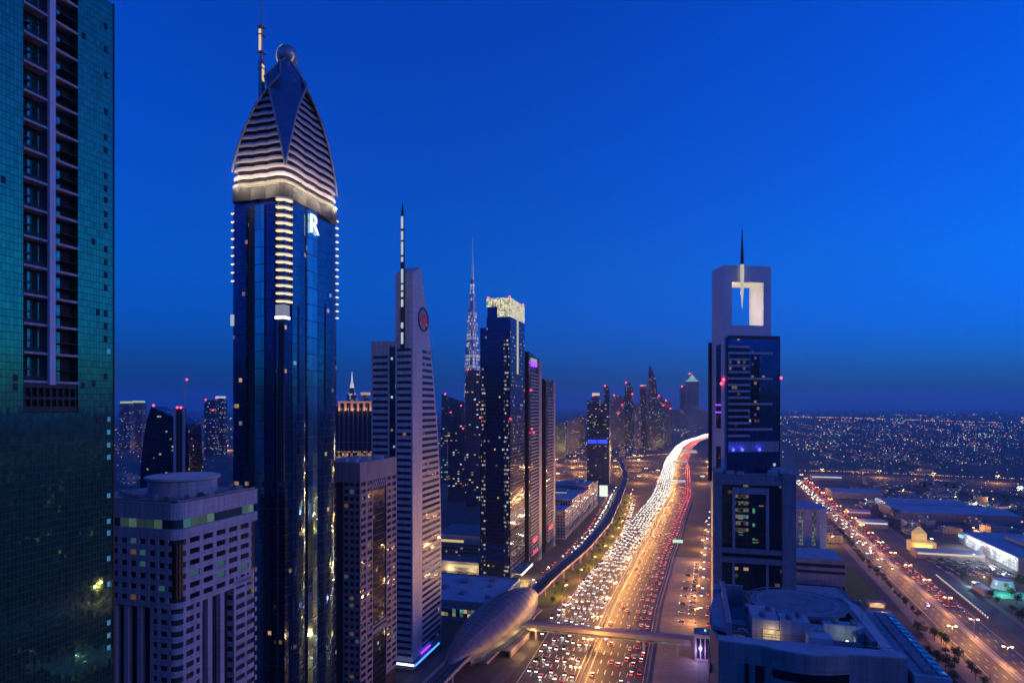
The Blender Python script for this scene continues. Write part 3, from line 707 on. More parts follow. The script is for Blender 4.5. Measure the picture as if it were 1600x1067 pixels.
# lit canopy at the foot
MB().box(-12, 2.4, -3.5, -.3, 4.2, 5.0).box(.4, 3.2, -.3, 34, 4.2, 5.0).build('canopy', M['grey_panel'], st)
MB().box(-12.1, 2.5, -3.7, -3.52, 4.1, 5.3).build('canopy_light', emat('canopy_white', (.85, .9, 1), 3), st)
MB().box(3.22, 3.45, -3.7, 34, 4.1, 5.3).build('canopy_light', emat('canopy_blue', (.04, .2, 1.0), 3), st)
MB().box(1.0, 1.4, 10, 24, 6.2, 7.4).build('fascia_light', M['violet_led'], st)

# ================================================================== dark glass tower with the glowing crown
M['t6'] = facade('night_glass', (.05, .075, .17), (.012, .014, .03), 1.5, 3.6, .06, .08, lit=.012, metal=.9, rough=.06, es=.8)
M['t6_lit'] = facade('night_glass_lit', (.05, .07, .14), (.012, .014, .03), 1.7, 3.6, .08, .25, lit=.42, metal=.6, rough=.1, es=.55, warm=(1, .72, .42), cool=(.8, .9, 1))
M['t6_side'] = facade('night_glass_side', (.07, .09, .20), (.015, .016, .03), 1.9, 3.6, .08, .2, lit=.10, metal=.8, rough=.07, es=.5, warm=(1, .7, .4))
gt = thing('lit_crown_tower', 'dark glass tower with a glowing cream box on top', 'skyscraper', -154.8, 535)
b = MB(); b.box(-28.8, -22, 2, 48, 0, 231); b.box(-22, 0, 0, 51, 0, 240); b.build('glass_wall', M['t6'], gt)
MB().box(-5.6, -.9, -.12, .1, 6, 226).build('lit_window_column', M['t6_lit'], gt)
MB().box(-27.6, -23.6, 1.88, 2.1, 6, 196).build('lit_window_column', M['t6_lit'], gt)
MB().box(-.1, .12, .8, 50.2, 6, 236).build('avenue_glazing', M['t6_side'], gt)
cr = facade('crown_lattice', (.3, .3, .2), (.30, .25, .10), 1.2, 1.4, .18, .18, lit=1.0, metal=0, rough=.5, warm=(1, .90, .50), cool=(1, .95, .62), es=1.3, tilt=0)
b = MB(); b.box(-22, -12, .2, 50, 249.5, 257); b.box(-12, 0, -.1, 50.5, 240.02, 257); b.build('glowing_crown', cr, gt)
MB().box(-21.5, -12.1, 1, 49, 240.02, 249.4).build('crown_recess', M['g_dark'], gt)
MB().box(.13, .45, 22, 27, 190, 241).build('lit_slot', emat('slot_glow', (1, .88, .6), .5), gt)
MB().box(-.2, 9, 6, 46, 9.2, 10.2).build('entrance_canopy', M['grey_panel'], gt)
MB().box(9.02, 9.4, 6, 46, 8.6, 10.3).build('canopy_light', M['led_white'], gt)
local_lamp('forecourt_lamp', gt, (8, 20, 7.5), 14000, (1, .72, .25), 2); local_lamp('forecourt_lamp', gt, (10, 2, 7), 8000, (1, .75, .3), 2)
for p in ((-28.5, 1, 150), (.4, -.4, 149), (-21, 2, 258), (-1, 2, 258), (-1, 49, 258)): lamp_ball('warning_light', gt, p, .8)

# ================================================================== pair of balconied residential towers
M['t7'] = facade('balcony_tower_wall', (.04, .045, .08), (.10, .09, .11), 3.2, 3.4, .22, .18, lit=.08, metal=.6, rough=.1, es=.45)
def balcony_tower(label, u, v, w_, l_, ztop, slope):
    r_ = thing('balcony_tower', label, 'apartment tower', u, v, group='twin balcony towers')
    MB().loft([[(-w_, y, z) for y, z in ((0, 0), (l_, 0), (l_, ztop - slope), (0, ztop))], [(-1.4, y, z) for y, z in ((0, 0), (l_, 0), (l_, ztop - slope), (0, ztop))]]).build('wall', M['t7'], r_)
    MB().box(-w_ + .2, -1.6, -.7, 0, 0, ztop - 3).build('dark_strip', M['dark'], r_)
    sm = MB().box(-1.4, .3, 2, l_ * .72, 0, 1.15).mesh('balcony', M['grey_panel'])
    for k in range(int((ztop - 28) / 3.4)): put('balcony', sm, r_, (0, 0, 12 + 3.4 * k))
    MB().box(-1.4, .6, l_ * .74, l_ - .3, 0, ztop - slope - 2).build('pier', M['grey_panel'], r_)
    return r_
ta = balcony_tower('nearer of two striped balcony towers, a violet-lit notch at its top', -152, 597, 24, 47, 214, 5)
MB().box(-.2, .5, 2, 26, 200, 205).build('roof_lights', M['violet_led'], ta); MB().box(-.2, .45, 2, 26, 205.2, 208).build('fascia', emat('notch_white', (.9, .85, .8), .4), ta)
tb = balcony_tower('farther of two striped balcony towers, lower and plain on top', -151, 668, 20, 40, 190, 0)
for r_, ps in ((ta, ((.5, 1, 176), (.5, 4, 138), (.5, 12, 134))), (tb, ())):
    for p in ps: lamp_ball('warning_light', r_, p, .9)
MB().box(.4, .8, 8, 26, 24, 28).box(.4, .8, 10, 28, 12, 15).build('shop_sign', emat('sign_red', (1, .03, .10), 1.6), ta); MB().box(.4, .8, 6, 24, 24, 28).build('shop_sign', emat('sign_red_far', (1, .03, .10), 1.6), tb)

# ================================================================== portal-frame tower on the right
ct = thing('portal_frame_tower', 'white tower with a square opening at its top and a needle hanging in the hole', 'skyscraper', 114.7, 338, rz=R(8), world=True)
b = MB(); z0 = 118; zt = 236.3
for (x0, x1, a, c_) in ((0, 27, z0, 204), (0, 4.3, 204, zt), (22.6, 27, 204, zt), (4.3, 22.6, 227.4, zt)):
    b.box(x0, x1, 0, 15, a, c_)
b.build('portal_frame', M['portal_white'], ct)
warmf = emat('opening_glow', (1, .88, .62), .55)
MB().box(4.8, 22.2, 1, 14, 227.15, 227.38).build('soffit_light', warmf, ct)
for z in (206, 214, 222): local_lamp('opening_lamp', ct, (9, 7.5, z), 2600, (1, .82, .6), .5)
b = MB(); b.lathe(9.3, -1.7, [(.12, 213), (.75, 222), (1.0, 232), (.95, 236.5), (.75, 243), (.18, 255.5)], 12, ms=[0, 0, 0, 1, 1]); b.build('needle', [emat('needle_glow', (1, .92, .85), .5), M['dark']], ct)
for z in (229.5, 235): MB().box(9.0, 9.6, -1.2, -.02, z, z + .5).build('needle_bracket', M['steel'], ct)
M['cg'] = facade('portal_glass', (.05, .13, .30), (.01, .02, .05), 1.6, 3.4, .05, .05, lit=.02, metal=.9, rough=.05, es=.5)
MB().box(1.3, 31, -1.6, 14.5, 124, 197.5).build('glass_body', M['cg'], ct)
MB().box(1.3, 31.2, -1.8, -1.62, 196.4, 198.2).box(31.02, 31.3, -1.8, 14, 124, 198.2).build('body_edge', M['dark'], ct)
n = 0
for k in range(16):
    z = 191.5 - 3.42 * k
    lg = k % 4 == 1
    if z < 141: break
    MB().box(1.2, 26.5 if lg else 13.2, -2.6, -1.62, z, z + 1.25).build('sun_louvre', M['pale_panel'], ct)
MB().box(14.5, 19.5, -1.75, -1.62, 150, 190).build('lit_window_column', facade('portal_dark', (.02, .03, .06), (.01, .01, .02), 1.6, 3.4, .1, .2, lit=.25, metal=.6, es=.22, warm=(1, .6, .2), cool=(.2, .2, 1)), ct)
MB().box(1.4, 13.4, -1.72, -1.62, 143, 192).build('lit_window_column', facade('portal_strip', (.03, .05, .10), (.01, .01, .02), 1.6, 3.42, .1, .2, lit=.10, metal=.7, es=.15), ct)
MB().box(-.08, .05, 4, 9.5, 148, 194).box(-.08, .05, 4, 9.5, 118, 138).build('slot_window', M['strip_win'], ct)
MB().box(-1.2, 1.0, 15.05, 17, 118, 196).build('rear_glass_edge', M['dark'], ct)
MB().box(1.2, 30.5, -2.0, -1.55, 135.5, 141.2).build('plain_band', M['grey_panel'], ct)
for x in (3.5, 8.6, 18.5): MB().ball((x, -3.2, 136.8), .8, 8, 5).build('blue_lamp', M['blue_led'], ct); local_lamp('blue_glow', ct, (x, -3.8, 137.6), 260, (.04, .05, 1), .2)
for p in ((-.8, 2, 172.5), (-.5, 0, 174.5), (31.8, -1.6, 175.5)): lamp_ball('warning_light', ct, p, .75)
for z in (156.5, 160.5): MB().box(-.5, -.1, 3.8, 9.6, z, z + .7).build('blue_strip', M['violet_led'], ct)
# lower block, square to the avenue
pb = thing('portal_tower_podium_block', 'purple-grey glazed lower block carrying the portal-frame tower', 'office block', 11.3, 351.7)
b = MB()
b.box(0, 4.6, 0, 34, 0, 124.7); b.box(34.6, 41, 0, 34, 0, 124.7); b.box(4.6, 34.6, 1.0, 34, 120.8, 124.0); b.box(4.6, 34.6, 8, 34, 0, 120.8, 1)
b.box(4.6, 34.6, .3, 3, 82.2, 84.6); b.box(4.6, 34.6, .3, 3, 77.2, 80.0); b.box(4.6, 34.6, .3, 2.6, 118.6, 120.8)
b.build('wall', [M['grey_panel'], M['dark']], pb)
MB().box(4.7, 34.5, 6.5, 7.9, 84.7, 118.5).build('glazing', facade('podium_glass', (.04, .12, .14), (.01, .02, .02), 2.6, 3.7, .05, .06, lit=.05, metal=.8, rough=.06, es=.35, warm=(.9, .5, .2), cool=(.3, .8, .7)), pb)
MB().box(4.7, 34.5, 4.5, 7.9, 20, 77.1).build('lower_glazing', facade('podium_glass_low', (.03, .07, .11), (.01, .02, .02), 2.6, 3.7, .05, .06, lit=.06, metal=.8, rough=.06, es=.35, cool=(.2, .8, .5)), pb)
b = MB(); b.box(10, 11.3, 2.0, 6.4, 84.7, 117); b.box(26.8, 28.2, 2.0, 6.4, 84.7, 117); b.box(11.3, 26.8, 2.0, 6.4, 113.6, 117); b.build('inner_frame', M['pale_panel'], pb)
b = MB(); b.box(10, 11.2, 2.0, 4.4, 40, 77.1); b.box(26.8, 28, 2.0, 4.4, 40, 77.1); b.build('inner_mullion', M['pale_panel'], pb)
lw = facade('lit_floor', (.05, .05, .05), (.02, .02, .02), 1.3, 3, .08, .05, lit=.9, metal=0, rough=.3, es=.22, warm=(.75, .5, .3), cool=(.45, .7, .75), tilt=0)
for k in range(8):
    z = 85.6 + 3.6 * k
    MB().box(11.35, 18.4 if k > 1 else 14, 5.2, 6.0, z, z + 1.9).build('lit_office_floor', lw if k > 1 else M['dark_glass'], pb)
    MB().box(11.35, 26.7, 4.9, 6.4, z + 2.2, z + 3.0).build('floor_edge', M['dark'], pb)
for k in range(3): MB().box(20.4, 21.6, 6.2, 6.5, 87 + 8 * k, 89.4 + 8 * k).build('green_window', emat('green_window', (.2, .9, .5), .3), pb)
M['clutter'] = M['roof_pale']
for x, y, sx, sy, sz in ((3, 4, 2, 2, 1.5), (9, 3, 2.2, 1.6, 1.3), (14, 2.6, 1.8, 1.2, 1.1), (30, 3, 2.4, 2, 2.2), (36, 5, 2.6, 2.6, 1.6), (33, 9, 3, 2, 3)):
    MB().box(-sx, sx, -sy, sy, 0, sz).box(-sx * .6, sx * .6, -sy * .6, sy * .6, sz, sz + .35).build('rooftop_unit', M['roof_pale'], pb, loc=(x, y, 124.75 if x < 5 or x > 34 else 124.05))
# annex wings to the right of it
ax = thing('annex_block', 'pale blue-lit annex with two rows of lit windows behind the podium block', 'office building', 80, 548)
b = MB(); b.prism([(0, 0), (19, 0), (25, 6), (25, 34), (0, 34)], 0, 78, 0, 1); b.box(1, 18, 1, 33, 78, 79.2, 0, 1); b.build('wall', [M['pale_panel'], M['roof_pale']], ax)
for x0 in (3.2, 12.6): MB().box(x0, x0 + 3.4, -.1, .05, 48, 75).build('window_column', facade('annex_win', (.08, .12, .10), (.25, .25, .3), 1.3, 3.0, .2, .25, lit=.85, metal=0, rough=.3, es=.22, warm=(.5, .7, .5), cool=(.5, .8, .7)), ax)
cp = thing('car_park_deck', 'long low terraced deck with dark slots right of the portal tower', 'car park', 58, 425)
b = MB(); b.box(0, 45, 0, 72, 0, 30, 0, 1); b.box(0, 45, 0, .5, 30, 31); b.box(44.5, 45, .5, 72, 30, 31); b.box(8, 49, 76, 118, 0, 47.9, 2, 1); b.box(8, 49, 75, 76, 45.6, 49); b.box(8, 49, 75, 76, 40.6, 43); b.box(8, 49, 75, 76, 30, 38.4)
b.build('wall', [M['grey_panel'], M['roof_pale'], M['dark']], cp)

# ================================================================== hotel roof in the foreground
fh = thing('helipad_hotel', 'nearest building at lower right, a broad blue-lit roof with a round helipad', 'hotel', 6, 150)
ZR = 104.0
front = [(0, 0), (5, -.6)] + [(9 + 2.2 * k, -1.0 - 2.6 * math.sin(math.pi * k / 8)) for k in range(9)] + [(30, -.6), (38, 0)]
foot = front + [(39, 42), (20, 45), (2, 42), (-1.2, 25), (-1.5, 10)]
b = MB(); b.prism(foot, 0, ZR, 0, 1)
b.build('wall', [M['beige'], M['roof']], fh)
# parapet in pieces round the roof edge
b = MB()
def para(b, p, q, h0, h1, th=.8):
    dx, dy = q[0] - p[0], q[1] - p[1]; L_ = math.hypot(dx, dy); nx, ny = -dy / L_ * th, dx / L_ * th
    b.loft([[(*p, h0), (*q, h0), (q[0] + nx, q[1] + ny, h0), (p[0] + nx, p[1] + ny, h0)], [(*p, h1), (*q, h1), (q[0] + nx, q[1] + ny, h1), (p[0] + nx, p[1] + ny, h1)]])
for p, q in zip(foot, foot[1:] + foot[:1]): para(b, p, q, ZR + .01, ZR + (.9 if p[0] > 37.5 and q[0] > 37.5 else 2.6))
b.build('parapet', M['beige'], fh)
b = MB(); b.prism([(x, y) for x, y in front] + [(38, 3.2), (0, 3.2)], ZR + 2.62, ZR + 3.0); b.build('front_coping', M['roof_pale'], fh)
hp = MB(); hp.cyl(20.5, 27, 11.6, 11.6, ZR + 4.4, ZR + 5.2, 56); hp.cyl(20.5, 27, 2.2, 2.6, ZR, ZR + 4.4, 16)
for k in range(10):
    a = R(36 * k); hp.tube((20.5 + 10.2 * math.cos(a), 27 + 10.2 * math.sin(a), ZR), (20.5 + 10.2 * math.cos(a), 27 + 10.2 * math.sin(a), ZR + 4.4), .3, .3, 8)
hp.build('helipad', M['roof'], fh)
ring = MB()
for k in range(72):
    a, a2 = R(5 * k), R(5 * k + 5)
    ring.poly([(20.5 + r_ * math.cos(q), 27 + r_ * math.sin(q), ZR + 5.23) for r_, q in ((9.3, a), (9.8, a), (9.8, a2), (9.3, a2))])
ring.build('helipad_marking', mat('marking_grey', (.34, .34, .36), .8), fh)
net = MB()
for k in range(36):
    a, a2 = R(10 * k), R(10 * k + 10)
    net.tube((20.5 + 12.4 * math.cos(a), 27 + 12.4 * math.sin(a), ZR + 5.5), (20.5 + 12.4 * math.cos(a2), 27 + 12.4 * math.sin(a2), ZR + 5.5), .09, .09, 4)
    net.tube((20.5 + 11.5 * math.cos(a), 27 + 11.5 * math.sin(a), ZR + 5.1), (20.5 + 12.4 * math.cos(a), 27 + 12.4 * math.sin(a), ZR + 5.5), .07, .07, 4)
net.build('safety_net', M['steel'], fh)
b = MB(); b.box(8, 14, 9, 20, ZR, ZR + 5.6); b.box(14.2, 20.5, 8.2, 14, ZR, ZR + 6.0); b.box(20.6, 24, 10, 14, ZR, ZR + 4.0); b.box(24.2, 33, 13, 16, ZR, ZR + 4.6); b.build('plant_room', M['pale_panel'], fh)
b = MB(); b.box(2, 3.2, 4, 40, ZR + .05, ZR + 5.8); b.box(3.25, 8, 36, 37, ZR + .05, ZR + 5.8); b.build('screen_wall', M['grey_panel'], fh)
b = MB(); b.prism([(-1.0, 8), (2, 6), (2, 41.5), (1.9, 41.5), (-.8, 25)], ZR + 2.65, ZR + 3.6); b.box(.2, 1.8, 36, 41, ZR + 3.6, ZR + 4.4); b.build('side_coping', M['roof_pale'], fh)
MB().box(13.2, 14.05, 8.4, 8.95, ZR + .6, ZR + 3.2).box(10.4, 13.1, 8.8, 8.95, ZR + .8, ZR + 3.4).build('lit_doorway', emat('doorway_glow', (1, .7, .35), .5), fh)
b = MB(); b.box(19.4, 24.5, 3.4, 7.6, ZR + .02, ZR + 4.2); b.build('lift_house', M['roof_pale'], fh)
b = MB(); b.box(24.6, 36, 4, 8, ZR + .03, ZR + .5); b.box(25, 31, 8.1, 8.5, ZR + .03, ZR + 2.4); b.box(33, 34.2, 8, 34, ZR + .03, ZR + 3.2); b.box(30.2, 30.8, 9, 13, ZR + .03, ZR + 3.2); b.build('terrace', M['roof'], fh)
b = MB(); b.loft([[(34.3, 3, ZR + 3.2), (37.9, 3, ZR + 1.2), (37.9, 3, ZR + .4), (34.3, 3, ZR + .4)], [(34.3, 42, ZR + 3.2), (38.6, 42, ZR + 1.2), (38.6, 42, ZR + .4), (34.3, 42, ZR + .4)]]); b.build('gutter', M['roof_pale'], fh)
sk = facade('atrium_glass', (.10, .36, .40), (.05, .12, .14), 3, 2, .06, .08, lit=.1, metal=.6, rough=.1, es=.25, warm=(.3, .8, .7), cool=(.2, .7, .8))
b = MB(); b.prism([(39.1, -.5), (46, -.5), (46.8, 43), (39.6, 43)], ZR - 8, ZR - .4); b.build('side_terrace', M['roof_pale'], fh)
b = MB(); b.prism([(41.2, 1), (43.0, 1), (43.6, 41), (41.8, 41)], ZR - .38, ZR + .3); b.build('terrace_kerb', M['roof'], fh)
for k in range(13): MB().loft([[(44, 0, 0), (46, 0, 0), (46.05, 2.4, 0), (44.05, 2.4, 0)], [(44.3, .2, .5), (45.8, .2, .2), (45.85, 2.2, .2), (44.35, 2.2, .5)]]).build('skylight', sk, fh, loc=(0.05 * k - .2, .5 + 3.2 * k, ZR - .38))
for (x0, x1, za, zb) in ((5.6, 6.4, 97, 102.6), (7.8, 10.4, 92, 102.4)): MB().box(x0, x1, -2.2 if x0 > 8 else -1.3, -.4, za, zb).build('window', M['win'], fh)
wm = []
for k in range(8):
    xa, ya = front[2 + k]; xb, yb = front[3 + k]
    if k >= 1: 
        b = MB(); dx, dy = xb - xa, yb - ya; L_ = math.hypot(dx, dy); nx, ny = dy / L_, -dx / L_
        for za, zb, m_ in ((100.6, 102.6, 0),):
            b.loft([[(xa + nx * e, ya + ny * e, z), (xb + nx * e, yb + ny * e, z), (xb - nx * .3, yb - ny * .3, z), (xa - nx * .3, ya - ny * .3, z)] for z, e in ((za, .06), (zb, .06))])
        b.build('window', M['win'], fh)
        if 2 <= k <= 6:
            b = MB(); b.loft([[(xa + nx * .1, ya + ny * .1, z), (xb + nx * .1, yb + ny * .1, z), (xb - nx * .3, yb - ny * .3, z), (xa - nx * .3, ya - ny * .3, z)] for z in (98.4, 99.2)]); b.build('cove_light', emat('cove_glow', (1, .75, .35), .5), fh)
for k in range(9):
    z = 96 - 5.2 * k
    MB().box(-1.62, -1.3, 8, 24, z, z + 1.9).build('side_window', M['win'], fh)
bush = None
rail = MB()
for x0, y0, x1, y1 in ((3.4, 5.2, 18.8, 5.2), (25, 3.4, 37, 3.4), (37.3, 4, 38.2, 40), (4, 40.6, 36, 40.6)):
    n_ = max(2, int(math.hypot(x1 - x0, y1 - y0) / 1.6))
    for k in range(n_ + 1): rail.tube((x0 + (x1 - x0) * k / n_, y0 + (y1 - y0) * k / n_, ZR), (x0 + (x1 - x0) * k / n_, y0 + (y1 - y0) * k / n_, ZR + 3.5), .06, .06, 4)
    for zz in (2.9, 3.5): rail.tube((x0, y0, ZR + zz), (x1, y1, ZR + zz), .06, .06, 4)
rail.build('railing', M['steel'], fh)
for x0, y0, x1, y1, s in ((9, 21.5, 9, 35, .5), (9.5, 35, 33, 37, .5), (26, 8.8, 26, 12.8, .35), (15, 15, 15, 19, .4), (29.5, 17, 33, 20, .5), (33.4, 9, 33.4, 33, .3)):
    MB().tube((x0, y0, ZR + s + .25), (x1, y1, ZR + s + .25), s, s, 8).build('duct', M['steel'], fh)
for x, y, zz in ((10.5, 11.5, 5.6), (12.4, 16.5, 5.6), (16.2, 10, 6.0), (18.6, 12.2, 6.0), (27, 14.5, 4.6), (31, 14.4, 4.6)):
    MB().cyl(0, 0, .8, .8, 0, .9, 14).cyl(0, 0, .55, .3, .9, 1.15, 12).build('roof_fan', M['roof'], fh, loc=(x, y, ZR + zz + .01))
for x, y in ((8.3, 19.5), (20.2, 13.6), (33, 15.6)): MB().tube((0, 0, 0), (0, 0, 4.2), .07, .04, 6).build('aerial', M['steel'], fh, loc=(x, y, ZR + 4.4))
for x0, x1, y0, y1 in ((3.4, 7.6, 6, 7.8), (3.6, 7.4, 20, 24), (34, 37, 4, 7)): MB().box(x0, x1, y0, y1, ZR + .03, ZR + .14).build('walkway_mat', M['roof_pale'], fh)
local_lamp('terrace_lamp', fh, (28.5, 9.5, ZR + 2.2), 420, (.6, .9, .8), .3); local_lamp('door_lamp', fh, (12.3, 7.6, ZR + 2.6), 260, (1, .7, .35), .3)
MB().ball((28.5, 9.5, ZR + 2.0), .35, 8, 5).build('terrace_lamp_globe', emat('globe_glow', (.8, .95, .8), 3), fh)
for x, y, s in ((5, 8, 1.3), (6.2, 14, 1), (17, 5, 1.4), (22, 17, 1.2), (28, 22, 1.1), (31, 30, 1.5), (27, 36, 1.3), (10, 33, 1.6), (14, 39, 1.4), (20, 41, 1.2), (26, 40.5, 1.0)):
    MB().box(-s, s, -s * .7, s * .7, 0, s).cyl(0, 0, s * .5, s * .5, s, s + .25, 10).build('rooftop_unit', M['steel'], fh, loc=(x, y, ZR + .04), rz=rnd.uniform(-.2, .2))

# ================================================================== metro: viaduct, station, footbridge
mv = thing('metro_viaduct', 'dark metro viaduct curving alongside the highway on pale piers', 'viaduct', 0, 0, rz=0, world=True)
def along(tab, offs, v0, v1, step=14):
    rr_ = []
    vv = vs_(v0, v1, step)
    for v in vv:
        u = curve_u(tab, v); du = (curve_u(tab, v + 2) - curve_u(tab, v - 2)) / 4; L_ = math.hypot(1, du)
        rr_.append([(*W(u + o / L_, v - o * du / L_), z) for o, z in offs])
    return rr_
MB().loft(along(VI, [(-5.6, 11.0), (-5.6, 11.5), (5.6, 11.5), (5.6, 11.0), (3.0, 8.8), (-3.0, 8.8)], 200, 1850)).build('deck', M['concrete'], mv)
for s in (-1, 1):
    MB().loft(along(VI, [(s * 5.35 - .25, 11.5), (s * 5.35 + .25, 11.5), (s * 5.35 + .25, 13.0), (s * 5.35 - .25, 13.0)], 200, 1850)).build('parapet', M['beige'], mv)
MB().loft(along(VI, [(-4.4, 11.51), (-4.4, 11.66), (4.4, 11.66), (4.4, 11.51)], 200, 1850)).build('trackbed', M['asphalt'], mv)
rl = MB()
for o in (-3.1, -1.6, 1.6, 3.1): rl.loft(along(VI, [(o - .09, 11.67), (o + .09, 11.67), (o + .09, 11.85), (o - .09, 11.85)], 200, 1500))
rl.build('rail', M['steel'], mv)
pm = MB().lathe(0, 0, [(1.25, 0), (1.1, 5.5), (1.3, 7.2), (2.6, 8.8)], 12).mesh('pier', M['beige'])
for v in range(215, 1840, 30):
    if 335 < v < 470: continue
    u = curve_u(VI, v); put('pier', pm, mv, (*W(u, v), 0))
# station shell
ms_ = thing('metro_station', 'golden shell-roofed metro station like a long pod over the viaduct', 'metro station', -127.5, 414, rz=-TH - R(5.0))
sh = mat('station_shell', (.13, .13, .155), .42, .25, vary=.08, scale=.2)
def shell_rings(hw, ht, zb, L0, L1, n=30, na=18, pw=.8):
    o = []
    for i in range(n + 1):
        t = -1 + 2 * i / n
        y = L0 + (L1 - L0) * (t + 1) / 2
        q = max(1 - abs(t) ** 2.1, 0.0) ** pw
        w_ = max(hw * q, .15); hh = max(ht * (q ** .8), .3)
        o.append([(w_ * math.cos(R(180 - 180 * k / na)) , y, zb + hh * math.sin(R(180 * k / na))) for k in range(na + 1)])
    return o
SHL = shell_rings(17.5, 16.5, 10.0, -80, 76)
b = MB(); b.loft([r_[::-1] for r_ in SHL], close=False, cap=False)
b.loft([[(x * .985, y, z - .4) for x, y, z in r_] for r_ in SHL], close=False, cap=False); b.build('shell_roof', sh, ms_, smooth=True)
b = MB()
for i in range(3, 28, 2):
    for p, q in zip(SHL[i][1:-2], SHL[i][2:-1]): b.tube(Vector(p) * 1.0 + Vector((0, 0, .04)), Vector(q) + Vector((0, 0, .04)), .10, .10, 4)
b.build('panel_seam', M['dark'], ms_)
b = MB()
for k in (6, 9, 12): 
    for r0, r1 in zip(SHL[2:-3], SHL[3:-2]): b.tube(Vector(r0[k]) + Vector((0, 0, .05)), Vector(r1[k]) + Vector((0, 0, .05)), .16, .16, 5)
b.build('roof_rib', M['beige'], ms_)
for s in (-1, 1):
    b = MB(); b.loft([[(s * SHL[i][0][0] * -1 * .93, SHL[i][0][1], 5.0 + 2.0 * abs(i - 15) / 15), (s * SHL[i][0][0] * -1 * .93, SHL[i][0][1], 10.45)] for i in range(3, 28)], close=False, cap=False)
    b.build('glass_side', facade('station_glass', (.05, .12, .18), (.15, .12, .12), 2, 5.4, .1, .06, lit=.35, metal=.3, rough=.15, es=.3, warm=(1, .75, .4), cool=(.3, .7, 1)), ms_)
b = MB(); b.box(-13, 13, -52, 56, 3.8, 5.0); b.box(-10, 10, -44, 48, 0.05, 3.8); b.build('base', M['beige'], ms_)
b = MB(); b.box(11, 20, -30, 8, 3.9, 4.6); b.box(18.5, 19.6, -29, 7, .05, 3.9); b.build('entrance_wing', M['beige'], ms_)
local_lamp('concourse_lamp', ms_, (24, 0, 6), 4500, (1, .6, .2), 2); local_lamp('concourse_lamp', ms_, (24, -24, 6), 3000, (1, .6, .2), 2)
# footbridge
fb = thing('footbridge', 'roofed tubular footbridge crossing the whole highway from the metro station', 'footbridge', -108, 417)
prof = [(-3.4, 7.6), (-3.9, 9.4), (-3.2, 11.6), (-1.6, 12.8), (1.6, 12.8), (3.2, 11.6), (3.9, 9.4), (3.4, 7.6)]
b = MB(); b.loft([[(x, y, z) for y, z in prof] for x in [i * 6.85 for i in range(17)]]); b.build('tube', mat('bridge_shell', (.36, .30, .26), .4, .3, vary=.1), fb)
b = MB(); b.loft([[(x, -3.62 - .36 * q, z) for q, z in ((0, 8.2), (.62, 9.3), (.7, 9.3), (.1, 8.2))] for x in (2, 103)]); b.build('window_band', facade('bridge_window', (.06, .08, .08), (.1, .08, .07), 1.6, 9, .12, .02, lit=.7, metal=.2, rough=.2, es=.28, warm=(.9, .9, .5), cool=(.5, .9, .7)), fb)
pmf = MB().lathe(0, 0, [(1.0, 0), (.9, 6), (1.7, 7.6)], 12).mesh('pier', M['beige'])
for x in (6, 44.3, 78.5, 100): put('pier', pmf, fb, (x, 0, 0))
ep = thing('bridge_lift_tower', 'boxy purple lift tower closing the right end of the footbridge', 'lift tower', 2.2, 410.5)
b = MB(); b.box(0, 9.5, 0, 12, 0.05, 16.2); b.box(-.5, 10, -.5, 12.5, 16.22, 17.2, 1); b.build('wall', [M['grey_panel'], M['roof']], ep)
for k in range(3): MB().box(1.2 + k * 2.7, 3.2 + k * 2.7, -.12, .1, 2, 14.5).build('window', M['dark_glass'], ep)
local_lamp('entrance_lamp', ep, (3.5, -4, 7), 5000, (.6, .4, 1), 1); MB().ball((6.5, 5, 18.2), .5, 8, 5).build('roof_lamp', M['lamp_teal'], ep)
MB().box(6, 7, 4.5, 5.5, 17.2, 17.8).build('lamp_base', M['steel'], ep)

# flat-roofed mall between the towers and the station
ml = thing('flat_roofed_mall', 'low mall with a flat blue-lit roof behind the metro station', 'shopping mall', -151, 438)
b = MB(); b.box(-60, 12, 0, 72, 0, 14, 0, 1); b.box(-60, 12, 0, .8, 14, 15.2); b.box(11.2, 12, .8, 72, 14, 15.2); b.box(-60, 12, 71.2, 72, 14, 15.2); b.box(-60, -59.2, .8, 71.2, 14, 15.2); b.build('wall', [M['grey_panel'], M['roof_pale']], ml)
for x, y, s in ((-40, 30, 3), (-20, 20, 2.4), (-30, 52, 3.4), (-5, 44, 2), (2, 16, 1.8), (-8, 60, 2.6)):
    MB().box(-s, s, -s, s * 1.5, 0, 1.8).cyl(0, 0, s * .4, s * .4, 1.8, 2.3, 10).build('rooftop_unit', M['roof'], ml, loc=(x, y, 14.03))
MB().box(-50, 8, -.15, -.02, 3, 9).build('shopfront', facade('shopfront', (.05, .08, .08), (.02, .03, .03), 3, 3, .1, .1, lit=.6, metal=.1, rough=.3, es=.5, warm=(1, .8, .4), cool=(.2, .9, .7)), ml)
lb = thing('lamplit_low_block', 'low yellow-lit block with a glowing roof slot left of the lit-crown tower', 'commercial building', -196, 560)
b = MB(); b.box(-46, 6, 0, 60, 0, 36, 0, 1); b.box(-46, 6, 0, 1, 36, 37.5); b.box(-52, 8, -14, 0, 0, 16, 0, 1); b.box(5, 6, 1, 60, 36, 37.5); b.build('wall', [M['concrete'], M['roof']], lb)
MB().box(-38, -12, -.2, -.02, 30.5, 32.8).box(-20, 7.8, -14.2, -14.02, 10.8, 13.6).build('lit_slot', emat('lit_slot', (1, .80, .38), .6), lb)
MB().box(-50, 7, -14.15, -14.02, 1, 7).build('shopfront', facade('shopfront_warm', (.08, .06, .03), (.03, .02, .02), 2.6, 3, .15, .1, lit=.55, metal=0, rough=.3, es=.5, warm=(1, .75, .35), cool=(1, .85, .6)), lb)
for p in ((-20, -18, 9), (-40, -19, 9), (2, -20, 8)): local_lamp('court_lamp', lb, p, 5000, (1, .68, .28), 1)
